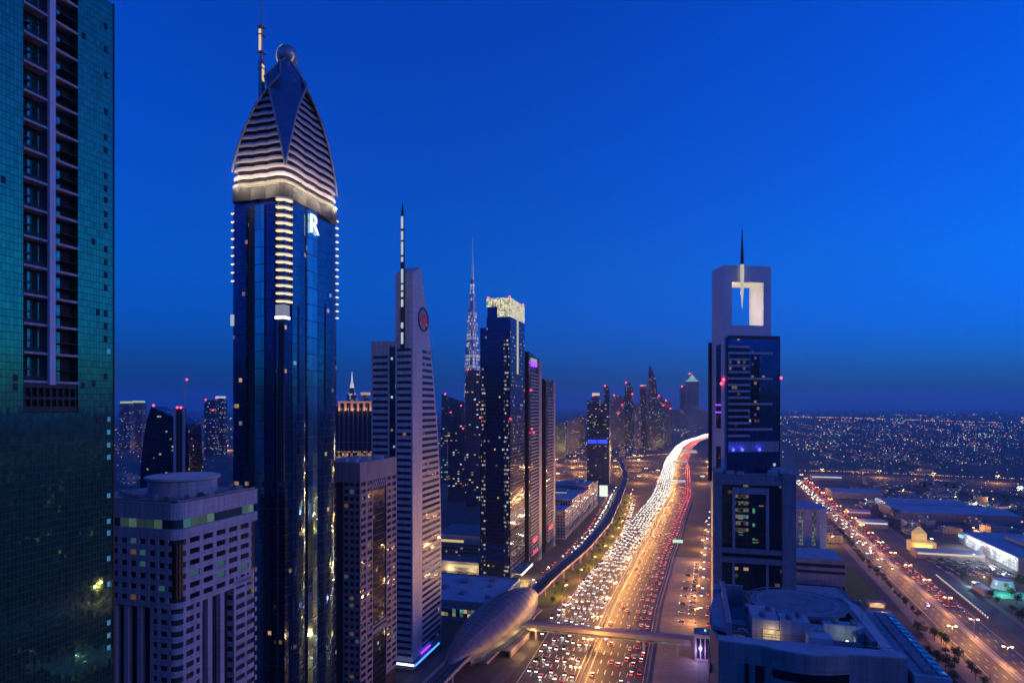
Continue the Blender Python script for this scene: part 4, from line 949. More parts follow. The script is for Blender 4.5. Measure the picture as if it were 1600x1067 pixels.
MB().box(-44, 4, -.12, -.02, 18, 29).build('window_band', facade('low_block_win', (.04, .05, .06), (.2, .17, .14), 2.6, 3.7, .2, .4, lit=.12, metal=.2, es=.5), lb)
# row of mid-rise blocks past the towers
M['ribbed'] = facade('ribbed_wall', (.03, .03, .05), (.26, .22, .26), 3.4, 3.6, .45, .35, lit=.05, metal=.4, rough=.15, es=.4)
for i, (v, l_, zz, w_, lab) in enumerate(((742, 46, 34, 60, 'nearest block of the ribbed mid-rise row'), (792, 62, 40, 85, 'second and longest block of the ribbed mid-rise row'), (858, 58, 37, 80, 'third block of the ribbed mid-rise row, stepped roof'), (920, 52, 42, 70, 'fourth block of the ribbed mid-rise row'), (976, 44, 38, 60, 'last block of the ribbed mid-rise row, beside the white billboard'))):
    r_ = thing('ribbed_block', lab, 'office building', -146, v, group='ribbed mid-rise blocks along the frontage road')
    b = MB(); b.box(-w_, 0, 0, l_, 0, zz, 0, 1); b.build('wall', [M['ribbed'], M['roof_pale']], r_)
    b = MB(); b.box(-w_, 0, 0, .7, zz + .01, zz + 1.3); b.box(-.7, 0, .7, l_, zz + .01, zz + 1.3); b.box(-w_ * .6, -w_ * .3, l_ * .3, l_ * .7, zz + .01, zz + 4.2); b.build('parapet', M['grey_panel'], r_)
    for k in range(5): put('rooftop_unit', un2, r_, (-rnd.uniform(6, w_ - 6), rnd.uniform(5, l_ - 5), zz + .02), rnd.uniform(0, 3))
    if i == 1: MB().box(-36, -14, 33, 34.6, zz + 4.3, zz + 5.0).build('roof_light', emat('roof_light', (.9, 1, .6), .6), r_)

# ================================================================== far landmarks
# stepped supertall
bk = thing('stepped_supertall', 'pale stepped supertall spire far behind, tapering to a thread', 'skyscraper', *UV(*( (738.5 - 800) / FPX * 2480, 2480)), rz=0)
bkm = facade('supertall_wall', (.30, .32, .40), (.45, .45, .5), 9, 14, .25, .2, lit=.55, metal=.5, rough=.25, es=.42, warm=(1, .92, .8), cool=(.9, .92, 1), tilt=.01)
def tri(r, n=6, rot=0): return [(r * (1.0 if k % 2 == 0 else .55) * math.cos(R(60 * k + rot)), r * (1.0 if k % 2 == 0 else .55) * math.sin(R(60 * k + rot))) for k in range(n)]
lev = [(0, 44), (150, 42), (250, 40), (330, 36), (395, 31), (450, 27), (500, 22.5), (545, 18), (585, 14.5), (620, 11)]
b = MB()
for (z0_, r0), (z1_, _) in zip(lev, lev[1:] + [(660, 0)]):
    for w_ in range(3):
        a = R(120 * w_ + 35); sh_ = 10 * (w_ - 1)
        cx_, cy__ = r0 * .42 * math.cos(a), r0 * .42 * math.sin(a)
        b.cyl(cx_, cy__, r0 * .45, r0 * .43, z0_ if z0_ == 0 else z0_ - sh_, z1_ + sh_, 10)
    b.cyl(0, 0, r0 * .5, r0 * .48, z0_, z1_ + 12, 10)
b.build('shaft', bkm, bk)
b = MB(); b.cyl(0, 0, 6, 5, 670, 720, 10); b.cyl(0, 0, 3.2, 2.4, 720, 770, 8); b.cyl(0, 0, 1.6, .6, 770, 830, 8); b.build('spire', mat('floodlit_spire_steel', (.5, .5, .55), .4, .3, vary=.05, emit=(.6, .7, 1), es=.10), bk)  # floodlighting on the spire put into its steel as faint emission
for z, r_ in ((395, 33), (500, 24), (330, 38), (250, 42)):
    MB().cyl(0, 0, r_ * .72, r_ * .70, z + 13, z + 16.5, 14).build('terrace_lights', emat('terrace_glow', (1, .93, .85), .45), bk)

far_g = 'towers of the far skyline down the avenue'
M['far1'] = facade('far_tower_wall', (.05, .06, .11), (.05, .05, .08), 4, 4, .25, .3, lit=.09, metal=.5, rough=.2, es=.9, tilt=.01)
M['far2'] = facade('far_tower_wall_pale', (.06, .08, .12), (.16, .14, .18), 5, 4, .35, .35, lit=.10, metal=.4, rough=.2, es=.8, tilt=.01)
M['far3'] = facade('far_tower_teal', (.05, .10, .14), (.04, .05, .08), 4, 5, .2, .2, lit=.16, metal=.5, rough=.2, es=.6, cool=(.3, 1, .8))
def far_tower(px0, px1, top, Y, label, mk='far1', shape='flat', red=1, crown=None, name='far_tower', cat='tower', z0=0, group=None):
    x = ((px0 + px1) / 2 - 800) / FPX * Y; w_ = (px1 - px0) / FPX * Y; zt_ = CAMH - (top - HZN) / FPX * Y
    r_ = thing(name, label, cat, *UV(x, Y), rz=0, group=group); b = MB(); hw = w_ / 2; dp = w_ * .8
    if shape == 'flat':
        b.box(-hw, hw, 0, dp, 0, zt_ * .955); b.box(-hw * .7, hw * .7, dp * .1, dp * .9, zt_ * .955, zt_)
    elif shape == 'step':
        b.box(-hw, hw, 0, dp, 0, zt_ * .8); b.box(-hw * .75, hw * .9, dp * .05, dp * .9, zt_ * .8, zt_ * .92); b.box(-hw * .35, hw * .5, dp * .2, dp * .7, zt_ * .92, zt_)
    elif shape == 'point':
        b.box(-hw, hw, 0, dp, 0, zt_ * .62)
        b.loft([[(-hw, 0, zt_ * .62), (hw, 0, zt_ * .62), (hw, dp, zt_ * .62), (-hw, dp, zt_ * .62)], [(-hw * .85, 0, zt_ * .85), (hw * .5, 0, zt_ * .85), (hw * .5, dp * .9, zt_ * .85), (-hw * .85, dp * .9, zt_ * .85)], [(-hw * .75, dp * .3, zt_), (-hw * .55, dp * .3, zt_), (-hw * .55, dp * .5, zt_), (-hw * .75, dp * .5, zt_)]])
    elif shape == 'slant':
        b.loft([[(-hw, y, z) for y, z in ((0, 0), (dp, 0), (dp, zt_), (0, zt_))], [(hw, y, z) for y, z in ((0, 0), (dp, 0), (dp, zt_ * .88), (0, zt_ * .88))]])
    elif shape == 'pyr':
        b.box(-hw, hw, 0, dp, 0, zt_ * .86)
    b.build('shaft', M[mk], r_)
    if shape == 'pyr':
        c_ = MB(); c_.box(-hw * .9, hw * .9, dp * .05, dp * .95, zt_ * .865, zt_ * .89); c_.loft([[(-hw * .6, dp * .2, zt_ * .9), (hw * .6, dp * .2, zt_ * .9), (hw * .6, dp * .8, zt_ * .9), (-hw * .6, dp * .8, zt_ * .9)], [(-.6, dp * .5 - .6, zt_), (.6, dp * .5 - .6, zt_), (.6, dp * .5 + .6, zt_), (-.6, dp * .5 + .6, zt_)]])
        c_.build('lit_crown', emat('pyramid_glow', (.65, .95, .85), .45), r_)
    if crown: MB().box(-hw * .8, hw * .8, -.6, dp * .8, zt_ + .1, zt_ + Y * crown[1] / FPX).build('lit_crown', emat('far_crown', crown[0], crown[2]), r_)
    for k in range(red): lamp_ball('warning_light', r_, ((-hw * .7, hw * .7, 0)[k % 3], -.8, zt_ * (1.0, .82, .66)[k % 3] + 1), Y / 900)
    return r_
for a in ((925, 938, 618, 2500, 'far tower topped by a white-and-red beacon, just right of the blue-banded tower', 'far1', 'flat', 1, ((1, .8, .75), 4, .7)),
          (944, 952, 603, 2700, 'slimmest far tower, a thin dark needle block left of the skyline cluster', 'far1', 'flat', 1),
          (957, 975, 618, 2350, 'broad far tower with red lights, first of the main cluster', 'far2', 'flat', 3),
          (976, 990, 598, 2500, 'far tower with a narrow stepped head, second of the main cluster', 'far1', 'step', 2),
          (991, 1001, 630, 2300, 'low far tower with pale walls between two taller ones', 'far2', 'flat', 0),
          (1001, 1010.5, 603, 2400, 'slender far tower with a red lamp hugging the pointed tower', 'far1', 'flat', 1, ((1, .9, .8), 1.5, .5)),
          (1013.5, 1028, 571, 2300, 'tallest of the far skyline cluster, with a sharp pointed top', 'far1', 'point', 0),
          (1028, 1038, 619, 2400, 'short far tower with green lights right of the pointed tower', 'far3', 'step', 2),
          (1039, 1049, 626, 2600, 'stubby far tower with two red lights before the gap', 'far2', 'flat', 2),
          (1050, 1062, 640, 4600, 'lowest far block in the gap of the skyline', 'far2', 'flat', 0),
          (1064, 1074.5, 604, 4500, 'dark flat-topped far tower beside the one with the lit pyramid', 'far1', 'flat', 2),
          (1074.8, 1092, 584, 4450, 'far tower crowned by a small lit pyramid', 'far2', 'pyr', 1),
          (1094, 1104, 640, 4600, 'low far block at the right end of the skyline', 'far2', 'flat', 0),
          (690, 726, 616, 1900, 'wide blue glass tower with a slanted roof behind the sail tower', 'g_mid', 'slant', 2),
          (700, 728, 645, 1050, 'dark reddish tower with twin pinnacles behind the sail tower', 'far1', 'step', 2),
          (727, 752, 578, 1000, 'dark tower standing in front of the stepped supertall', 'far1', 'flat', 1),
          (689, 699, 668, 1300, 'slim teal-lit tower just right of the sail tower', 'far3', 'flat', 0),
          (186, 203, 630, 2300, 'left one of two far towers with bright tops beyond the hotel', 'far2', 'flat', 0, ((.75, .95, .6), 3, .5)),
          (205, 222, 629, 2350, 'right one of two far towers with bright tops beyond the hotel', 'far2', 'flat', 0, ((.75, .95, .6), 3, .5)),
          (319, 336, 625, 2000, 'far tower with a white lamp left of the petal-crowned tower', 'far1', 'flat', 2),
          (336, 350, 622, 2100, 'far tower close left of the petal-crowned tower with a bright beacon', 'far1', 'flat', 1, ((.8, .9, 1), 3, .6)),
          (562, 578, 617, 1900, 'far tower with a small copper dome peeping left of the sail tower', 'far2', 'step', 0, ((1, .6, .4), 4, .5)),
          (886, 906, 655, 2100, 'broad low far tower behind the oval stadium lights', 'far2', 'flat', 0),
          (868, 884, 662, 1900, 'blocky far tower with teal windows beside the balcony towers', 'far3', 'flat', 0),
          (899, 914, 650, 2600, 'far dark tower with blue lights left of the blue-banded tower', 'far1', 'flat', 0)):
    far_tower(*a[:5], **dict(zip(('mk', 'shape', 'red', 'crown'), a[5:])), group=far_g)
# ornate far spire with lights
of2 = far_tower(539, 557, 606, 1500, 'ornate far tower with a lit white spire above a golden-crowned block', 'far2', 'step', 0)
b = MB(); b.cyl(0, 12, 9, 6, 186, 200, 10); b.cyl(0, 12, 6.5, 3.5, 200, 216, 10); b.cyl(0, 12, 2.6, .5, 216, 244, 8); b.build('lit_spire', emat('spire_glow', (1, .95, .95), .55), of2)
gc = thing('gold_arcade_tower', 'dark ribbed block with a row of golden lit arches at its top', 'tower', *UV((551 - 800) / FPX * 700, 700), rz=0)
b = MB(); b.box(-19, 25, 0, 30, 0, 160); b.box(-17, 20, 1, 28, 160, 163); b.build('wall', [facade('arcade_wall', (.02, .06, .08), (.13, .12, .17), 5.2, 40, .28, .02, lit=0, metal=.6)], gc)
b = MB()
for k in range(6):
    x = -16 + 7 * k
    b.box(x, x + 2.2, -1.0, -.02, 155, 166); b.box(x + 2.2, x + 7, -1.0, -.02, 164, 166); b.box(x, x + 2.2, -1, -.02, 100, 106)
b.build('arcade', mat('arcade_gold', (.4, .25, .18), .6, emit=(1, .45, .25), es=.28), gc)
for k in range(6): local_lamp('arcade_lamp', gc, (-13 + 7 * k, -2.5, 157), 500, (1, .5, .25), .3); 
MB().box(-18.5, 24.5, -.6, -.02, 98, 110).build('lit_storey', facade('lit_storey', (.05, .03, .02), (.2, .1, .07), 2.4, 4, .2, .2, lit=.8, metal=0, es=.5, warm=(1, .5, .2), cool=(1, .65, .3)), gc)
# curved sail-shaped tower on the left
sw = thing('curved_glass_tower', 'dark curved glass tower with a white-edged fin and red lights behind the hotel', 'skyscraper', *UV((255 - 800) / FPX * 600, 600), rz=0)
b = MB(); prf = [(-22.5, 0), (-22.5, 60), (-21.8, 100), (-19.6, 125), (-16, 146), (-11.5, 160), (-9, 158.5), (10, 150), (23, 143), (25.4, 100), (25.4, 0)]
b.loft([[(x, 0, z) for x, z in prf], [(x, 26, z) for x, z in prf]]); b.build('glass_wall', facade('curved_glass', (.03, .045, .10), (.01, .012, .025), 2, 3.6, .06, .08, lit=.035, metal=.85, rough=.08, es=.45, warm=(.8, .8, .4)), sw)
b = MB(); b.box(11.5, 22, -2.5, -.02, 0, 158, 0); b.build('fin', M['dark'], sw)
MB().box(11.2, 13.6, -2.8, -2.52, 0, 157).box(19.8, 22.4, -2.8, -2.52, 0, 157).build('fin_edge', M['pale_panel'], sw)
for p in ((-9, -.5, 161), (15, -3, 159), (18.5, -3, 159), (20, 5, 186)): lamp_ball('warning_light', sw, p, 1.0)
b = MB(); b.tube((17, 4, 158), (20, 5, 186), .35, .2); b.tube((17, 4, 170), (8, 4, 184), .25, .15); b.tube((20, 5, 186), (17, 4, 172), .15); b.build('mast', M['steel'], sw)
# blue-banded tower
bt = thing('blue_banded_tower', 'dark mid-distance tower with a glowing blue band and a notched top', 'office tower', *UV(*((917 - 800) / FPX * 1290, 1290)))
b = MB(); b.box(0, 46, 0, 30, 0, 158); b.box(2, 44, 2, 28, 158, 166); b.box(0, 3, 0, 30, 158, 172); b.box(40, 46, 0, 30, 158, 182); b.build('wall', M['far1'], bt)
MB().box(2, 20, -.4, -.02, 84, 92).box(22, 42, -.4, -.02, 84, 92).build('blue_band', emat('band_blue', (.03, .06, 1), 1.4), bt)
MB().box(0, 46, -.3, -.02, 98, 104).build('sky_lobby', M['g_mid'], bt)
MB().box(46.02, 46.6, 2, 6, 4, 90).build('edge_light', emat('edge_light', (1, .8, .75), .35), bt)
MB().box(6, 36, -.25, -.02, 116, 138).build('lit_floors', facade('lit_floors', (.03, .03, .04), (.02, .02, .03), 3, 4, .1, .2, lit=.25, metal=.4, es=.6), bt)
# flood-lit dome and tent lights further on
dm = thing('floodlit_stadium', 'oval white-lit canopy far behind the mid-rise row', 'stadium', *UV(*gp(892, 688)), rz=0)
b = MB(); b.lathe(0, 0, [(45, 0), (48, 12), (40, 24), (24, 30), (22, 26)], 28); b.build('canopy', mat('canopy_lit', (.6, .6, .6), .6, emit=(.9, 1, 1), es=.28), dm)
b = MB()
for k in range(14):
    a = R(360 / 14 * k); b.tube((47 * math.cos(a), 47 * math.sin(a), 12), (47 * math.cos(a), 47 * math.sin(a), 30), .6, .4)
b.build('mast', M['steel'], dm)
tn = thing('lit_tent', 'white glowing peaked tent beside the metro curve', 'tent', *UV(*gp(978, 692)), rz=0)
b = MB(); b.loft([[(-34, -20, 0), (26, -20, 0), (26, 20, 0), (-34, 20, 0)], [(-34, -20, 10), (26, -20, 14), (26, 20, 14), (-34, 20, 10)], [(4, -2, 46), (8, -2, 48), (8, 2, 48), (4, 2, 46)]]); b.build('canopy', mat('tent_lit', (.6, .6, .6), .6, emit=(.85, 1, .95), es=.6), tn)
b = MB(); b.tube((6, 0, 46), (6, 0, 60), 1, .4); b.build('mast', M['steel'], tn)
wb = thing('white_billboard', 'bright white upright billboard by the curve of the metro line', 'billboard', *UV(*gp(943, 780)))
MB().box(-7, 7, 0, 1.2, 5, 24).build('panel', emat('billboard_glow', (.9, 1, .85), 1.0), wb); b = MB(); b.box(-5, -4, .2, 1, 0, 5); b.box(4, 5, .2, 1, 0, 5); b.build('post', M['steel'], wb)
for (px, py, w_, h_, z_, c_, lab) in ((951, 823, 10, 4.5, 5, (.6, 1, .9), 'teal-white lit billboard on the grass beside the packed white lanes'), (1059, 856, 11, 3.5, 6, (.55, 1, .7), 'green-white lit billboard over the sandy lot')):
    r_ = thing('lit_billboard', lab, 'billboard', *UV(*gp(px, py, 0)), group='small lit billboards by the highway')
    MB().box(-w_ / 2, w_ / 2, 0, .6, z_, z_ + h_).build('panel', emat('billboard_teal', c_, .9), r_); MB().box(-.4, .4, .1, .5, 0, z_).build('post', M['steel'], r_)
for (px0, px1, py, s, lab) in ((1040, 1071, 752, .55, 'lit sign gantry nearest, spanning the lanes before the interchange'), (1052, 1074, 722, .35, 'second lit sign gantry beyond the interchange'), (1066, 1088, 706, .4, 'farthest lit sign gantry where the highway bends')):
    Y = FPX * (CAMH - 8) / (py - HZN); x = ((px0 + px1) / 2 - 800) / FPX * Y; w_ = (px1 - px0) / FPX * Y
    r_ = thing('sign_gantry', lab, 'sign gantry', *UV(x, Y), rz=0)
    MB().box(-w_ / 2, w_ / 2, 0, .8, 6.5, 6.5 + Y * 3.4 / FPX).build('sign_panel', emat('gantry_glow', (.8, .85, 1), s), r_)
    b = MB(); b.box(-w_ / 2 - 1, -w_ / 2, 0, .8, 0, 9); b.box(w_ / 2, w_ / 2 + 1, 0, .8, 0, 9); b.box(-w_ / 2, w_ / 2, .9, 1.5, 8, 9); b.build('frame', M['steel'], r_)

from mathutils import noise
# ================================================================== traffic
PAINTS = {'white': (.75, .75, .74), 'silver': (.42, .43, .45), 'black': (.02, .02, .022), 'grey': (.14, .14, .15), 'red': (.35, .03, .03), 'blue': (.04, .07, .2), 'beige': (.45, .38, .28)}
for k, c_ in PAINTS.items():
    M['car_' + k] = mat('car_paint_' + k, c_, .3, .2, vary=0)
CARS = {'sedan': (4.7, 1.82, [(-2.35, .45), (-2.35, .85), (-1.75, .98), (1.2, .98), (2.25, .80), (2.35, .45)], [(-1.65, .97), (-1.0, 1.44), (.35, 1.44), (1.15, .97)]),
        'suv': (4.9, 1.95, [(-2.45, .5), (-2.45, 1.05), (1.3, 1.12), (2.35, 1.0), (2.45, .5)], [(-2.38, 1.1), (-2.1, 1.82), (.5, 1.82), (1.25, 1.1)]),
        'van': (5.4, 2.0, [(-2.7, .5), (-2.7, 1.25), (2.0, 1.25), (2.6, 1.05), (2.7, .5)], [(-2.66, 1.25), (-2.6, 2.35), (1.1, 2.35), (1.95, 1.25)])}
def extr(mb, prof, w0, w1=None, m=0):
    w1 = w0 if w1 is None else w1; zt_ = max(z for _, z in prof); zb = min(z for _, z in prof)
    f = lambda z: w0 + (w1 - w0) * (z - zb) / max(zt_ - zb, .01)
    mb.loft([[(-f(z) / 2, y, z) for y, z in prof], [(f(z) / 2, y, z) for y, z in prof]], m)
def car_bits(kind):
    L_, w_, pb_, pc_ = CARS[kind]
    body = MB(); extr(body, pb_, w_)
    zt_ = max(z for _, z in pc_); a, c_ = pc_[1], pc_[2]
    body.box(-w_ * .39, w_ * .39, a[0], c_[0], zt_ - .02, zt_ + .04)
    glass = MB(); extr(glass, pc_, w_ * .94, w_ * .78)
    wh = MB(); wh.tube((-.11, 0, .34), (.11, 0, .34), .34, .34, 10)
    yh = max(y for y, _ in pb_); zl = .62
    return body, glass, wh, L_, w_, yh, zl
CARP = {}
def car_single(kind, colr, far=False):
    key = (kind, colr, far)
    if key in CARP: return CARP[key]
    body, glass, wh, L_, w_, yh, zl = car_bits(kind); mb = MB()
    def add(o, m, dx=0, dy=0):
        i = len(mb.v); mb.v += [(x + dx, y + dy, z) for x, y, z in o.v]; mb.f += [tuple(i + j for j in f) for f in o.f]; mb.m += [m] * len(o.f)
    add(body, 0); add(glass, 1)
    for sx in (-1, 1):
        for y in (-L_ * .3, L_ * .3): add(wh, 2, sx * (w_ / 2 - .08), y)
    hl = (.40, .22) if not far else (.62, .4)
    for sx in (-1, 1):
        mb.box(sx * w_ * .34 - hl[0] / 2, sx * w_ * .34 + hl[0] / 2, yh - .05, yh + .04, zl, zl + hl[1], 3)
        mb.box(sx * w_ * .36 - hl[0] / 2, sx * w_ * .36 + hl[0] / 2, -yh - .04, -yh + .05, zl + .12, zl + .12 + hl[1], 4)
    CARP[key] = mb.mesh('car', [M['car_' + colr], M['win'], M['tyre'], M['headlight'], M['taillight']])
    return CARP[key]
CARM = {}
def car_parts(kind, colr):
    if (kind, colr) in CARM: return CARM[(kind, colr)]
    body, glass, wh, L_, w_, yh, zl = car_bits(kind)
    if kind not in CARM:
        CARM[kind] = (glass.mesh('windows', M['win']), wh.mesh('wheel', M['tyre']), MB().box(-.23, .23, -.05, .05, 0, .26).mesh('headlight', M['headlight']), MB().box(-.23, .23, -.05, .05, 0, .24).mesh('taillight', M['taillight']))
    CARM[(kind, colr)] = (body.mesh('body', M['car_' + colr]),) + CARM[kind] + (L_, w_, yh, zl)
    return CARM[(kind, colr)]
beam = bpy.data.lights.new('headlight_beam', 'SPOT'); beam.energy = 420 * KL; beam.color = (1, .9, .78); beam.spot_size = R(95); beam.spot_blend = .7; beam.shadow_soft_size = .3
ncar = [0]
def car(u, v, rz, label, group, parts, kind=None, colr=None, lights=True, cat='car', beam_on=False):
    kind = kind or rnd.choices(('sedan', 'suv', 'van'), (5, 4, 1))[0]; colr = colr or rnd.choices(list(PAINTS), (8, 5, 3, 3, 1, 1, 1))[0]
    name = {'sedan': 'saloon_car', 'suv': 'tall_car', 'van': 'van'}[kind]
    lab = label.replace('CAR', colr + ' ' + {'sedan': 'saloon car', 'suv': 'tall car', 'van': 'van'}[kind])
    cat = {'van': 'van'}.get(kind, 'car'); ncar[0] += 1
    if not parts:
        o = bpy.data.objects.new(name, car_single(kind, colr)); C.objects.link(o); o.location = (*W(u, v), .12); o.rotation_euler = (0, 0, -TH + rz); tag(o, lab, cat, group)
    else:
        body, gl, wh, hm, tm, L_, w_, yh, zl = car_parts(kind, colr)
        o = thing(name, lab, cat, u, v, group, -TH + rz, .12)
        put('body', body, o); put('windows', gl, o)
        for sx in (-1, 1):
            for y in (-L_ * .3, L_ * .3): put('wheel', wh, o, (sx * (w_ / 2 - .08), y, 0))
            put('headlight', hm, o, (sx * w_ * .34, yh, zl)); put('taillight', tm, o, (sx * w_ * .36, -yh, zl + .1))
    if beam_on:
        b_ = bpy.data.objects.new('headlight_beam', beam); C.objects.link(b_); b_.parent = o; b_.location = (0, 2.7, .95); b_.rotation_euler = (R(74), 0, 0)
    return o
ORD = ['innermost', 'second', 'third', 'fourth', 'fifth', 'sixth', 'outermost']
def zone(v):
    return ('nearer than the footbridge' if v < 412 else 'just beyond the footbridge' if v < 480 else 'beside the first grass verge' if v < 560 else 'between the two grass verges' if v < 590 else 'beside the long grass strip' if v < 700 else 'far along the grass')
far_cars = MB(); FM = []
def far_car(u, v, rz, kind=None):
    kind = kind or rnd.choice(('sedan', 'suv', 'van')); L_, w_, pb_, pc_ = CARS[kind]; t = MB()
    extr(t, pb_, w_, None, rnd.choice((0, 0, 1, 2))); extr(t, pc_, w_ * .94, w_ * .78, 3)
    yh = L_ / 2; s = 1 + max(0, v - 900) / 1500; hw_, hh = .5 * s, .3 * s
    for sx in (-1, 1):
        t.box(sx * .62 - hw_ / 2, sx * .62 + hw_ / 2, yh - .05, yh + .04, .55, .55 + hh, 4); t.box(sx * .62 - hw_ / 2, sx * .62 + hw_ / 2, -yh - .04, -yh + .05, .6, .6 + hh, 5)
    a = -TH + rz; ca, sa = math.cos(a), math.sin(a); x0, y0 = W(u, v); i = len(far_cars.v)
    far_cars.v += [(x0 + x * ca - y * sa, y0 + x * sa + y * ca, z + .12) for x, y, z in t.v]
    far_cars.f += [tuple(i + j for j in f) for f in t.f]; far_cars.m += t.m
lanes_near = []
for li, o in enumerate(LANES_W[::-1]):
    v = 338 + rnd.uniform(0, 8)
    while v < 1900:
        dens = 1.0 if v < 1500 else .8
        gap = rnd.uniform(7.5, 14) if v > 1000 else rnd.uniform(8.5, 19) if v > 620 else rnd.uniform(10, 27)
        if v > 1250: gap *= 1.8
        if rnd.random() < .93: lanes_near.append((v, o, li, 'w'))
        v += gap
for li, o in enumerate(LANES_R):
    v = 338 + rnd.uniform(0, 14)
    while v < 1800:
        gap = rnd.uniform(9, 22) if li >= 5 else (rnd.uniform(40, 110) if li > 0 else rnd.uniform(22, 60))
        if li == 4: gap = rnd.uniform(16, 40)
        if v > 1250: gap *= 1.8
        lanes_near.append((v, o, li, 'r')); v += gap
lanes_near.sort()
NEAR = 235
for i, (v, o, li, s) in enumerate(lanes_near):
    u = curve_u(HW, v) + o + rnd.uniform(-.4, .4); du = (curve_u(HW, v + 5) - curve_u(HW, v - 5)) / 10
    rz = -math.atan(du) + (math.pi if s == 'w' else 0)
    if i < NEAR:
        if s == 'w': car(u, v, rz, 'CAR with headlights in the %s oncoming lane, %s' % (ORD[li], zone(v)), 'oncoming cars with white headlights', v < 440, beam_on=(i % 2 == 0))
        else: car(u, v, rz, 'CAR with red tail lights in the %s lane, %s' % (ORD[li], zone(v)), 'cars driving away with red tail lights', v < 440, beam_on=(i % 3 == 0))
    else: far_car(u, v, rz)
# frontage road on the left, side road, service road
for tab, o, v0, v1, g0, g1, rz0 in ((VI, 21, 440, 1050, 11, 34, math.pi), (VI, 24.5, 430, 1050, 10, 30, math.pi), (VI, -24, 480, 1150, 9, 30, 0), (VI, -18, 470, 1150, 9, 26, math.pi), (HW, 69, 520, 1000, 16, 60, math.pi), (HW, 74, 480, 1000, 12, 50, 0)):
    v = v0
    while v < v1:
        far_car(curve_u(tab, v) + o + rnd.uniform(-.4, .4), v, rz0); v += rnd.uniform(g0, g1)
# far carriageways as the highway bends away
for o in [x for x in LANES_W + LANES_R]:
    v = 1900
    while v < 5200:
        u = curve_u(HW, v) + o; du = (curve_u(HW, v + 10) - curve_u(HW, v - 10)) / 20
        far_car(u, v, -math.atan(du) + (math.pi if o < 0 else 0)); v += rnd.uniform(12, 26) if o < 0 else rnd.uniform(30, 90)
# the right-hand avenue
av = []
for li, o in enumerate((5, 9.7, 14.3)):
    v = 560 + rnd.uniform(0, 20)
    while v < 1500: av.append((v, o, 0, li)); v += rnd.uniform(9, 22) if v < 700 else rnd.uniform(14, 50)
for li, o in enumerate((-5, -9.7, -14.3)):
    v = 690 + rnd.uniform(0, 60)
    while v < 1500: av.append((v, o, math.pi, li)); v += rnd.uniform(16, 60)
av.sort()
for i, (v, o, rz, li) in enumerate(av):
    u = curve_u(RW, v) + o
    du = (curve_u(RW, v + 5) - curve_u(RW, v - 5)) / 10
    if i < 34: car(u, v, rz - math.atan(du), 'CAR %s in the %s lane of the right-hand avenue' % ('with red tail lights' if rz == 0 else 'with white headlights', ORD[li]), 'cars on the right-hand avenue', False)
    else: far_car(u, v, rz - math.atan(du))
pc = car(curve_u(RW, 575) - 9, 575, math.pi, 'CAR with a violet-blue light bar, alone on the near avenue lanes', 'cars on the right-hand avenue', True, 'suv', 'white')
MB().box(-.75, .75, -.3, 4.5, 2.0, 2.5).build('light_bar', M['violet_led'], pc)
FM = [M['car_white'], M['car_silver'], M['car_grey'], M['win'], M['headlight'], M['taillight']]
tag(far_cars.build('distant_traffic', FM), 'stream of far-off cars with white and red lights up the roads', 'traffic', kind='stuff')
# parked cars, unlit: sandy lot edge and the mall car park
for k in range(16):
    car(curve_u(HW, 500 + k * 11) + 62.5, 500 + k * 11, R(80), 'unlit CAR parked along the edge of the sandy lot', 'cars parked beside the sandy lot', False)
    if k % 2: car(curve_u(HW, 470 + k * 11) + 55, 470 + k * 11, R(80), 'unlit CAR in the second parked row on the sandy lot', 'cars parked beside the sandy lot', False)
pk = MB()
for r_ in range(7):
    for k in range(17):
        if rnd.random() < .8:
            u, v = 238 + r_ * 9, 690 + k * 3.4 * 1.6
            kind = rnd.choice(('sedan', 'suv')); L_, w_, pb_, pc_ = CARS[kind]; t = MB(); extr(t, pb_, w_, None, rnd.choice((0, 0, 1, 2))); extr(t, pc_, w_ * .94, w_ * .78, 3)
            x0, y0 = W(u, v); a = -TH + R(90); ca, sa = math.cos(a), math.sin(a); i = len(pk.v)
            pk.v += [(x0 + x * ca - y * sa, y0 + x * sa + y * ca, z + .12) for x, y, z in t.v]; pk.f += [tuple(i + j for j in f) for f in t.f]; pk.m += t.m
tag(pk.build('parked_traffic', FM), 'rows of parked cars packed in the lot before the bright shop', 'parked cars', kind='stuff')

# ================================================================== street lamps
SOD = (1.0, .43, .10)
def lamp_kind(h, arm, heads, lampm, watts, colr, r_):
    p = MB(); p.tube((0, 0, 0), (0, 0, h), .22, .1, 8); p.cyl(0, 0, .35, .3, 0, .9, 8)
    hs = []
    for s in heads:
        p.tube((0, 0, h - .3), (s * arm, 0, h + .2), .09, .07, 6); hs.append(s * arm)
    l = bpy.data.lights.new('lamp_light', 'POINT'); l.energy = watts * KL; l.color = colr; l.shadow_soft_size = .5
    hd = MB().lathe(0, 0, [(.15, .25), (.55 * r_, .12), (.6 * r_, -.1), (.35 * r_, -.32), (.05, -.4)], 10).mesh('lamp_head', M[lampm])
    return (p.mesh('pole', M['steel']), hd, hs, h, l)
K_MED = lamp_kind(15, 2.6, (-1, 1), 'lamp_orange', 52000, SOD, 1.2)
K_FAR = lamp_kind(15, 2.6, (-1, 1), 'lamp_orange', 75000, SOD, 2.2)
K_ONE = lamp_kind(11, 1.8, (1,), 'lamp_orange', 24000, (1, .44, .11), 1.1)
K_WHT = lamp_kind(10, 1.4, (1,), 'lamp_white', 5000, (1, .86, .68), 1.1)
K_AVE = lamp_kind(13, 2.2, (-1, 1), 'lamp_orange', 22000, (1, .41, .10), 1.4)
K_BIG = lamp_kind(18, 2.5, (-1, 1), 'lamp_orange', 200000, SOD, 4.5)
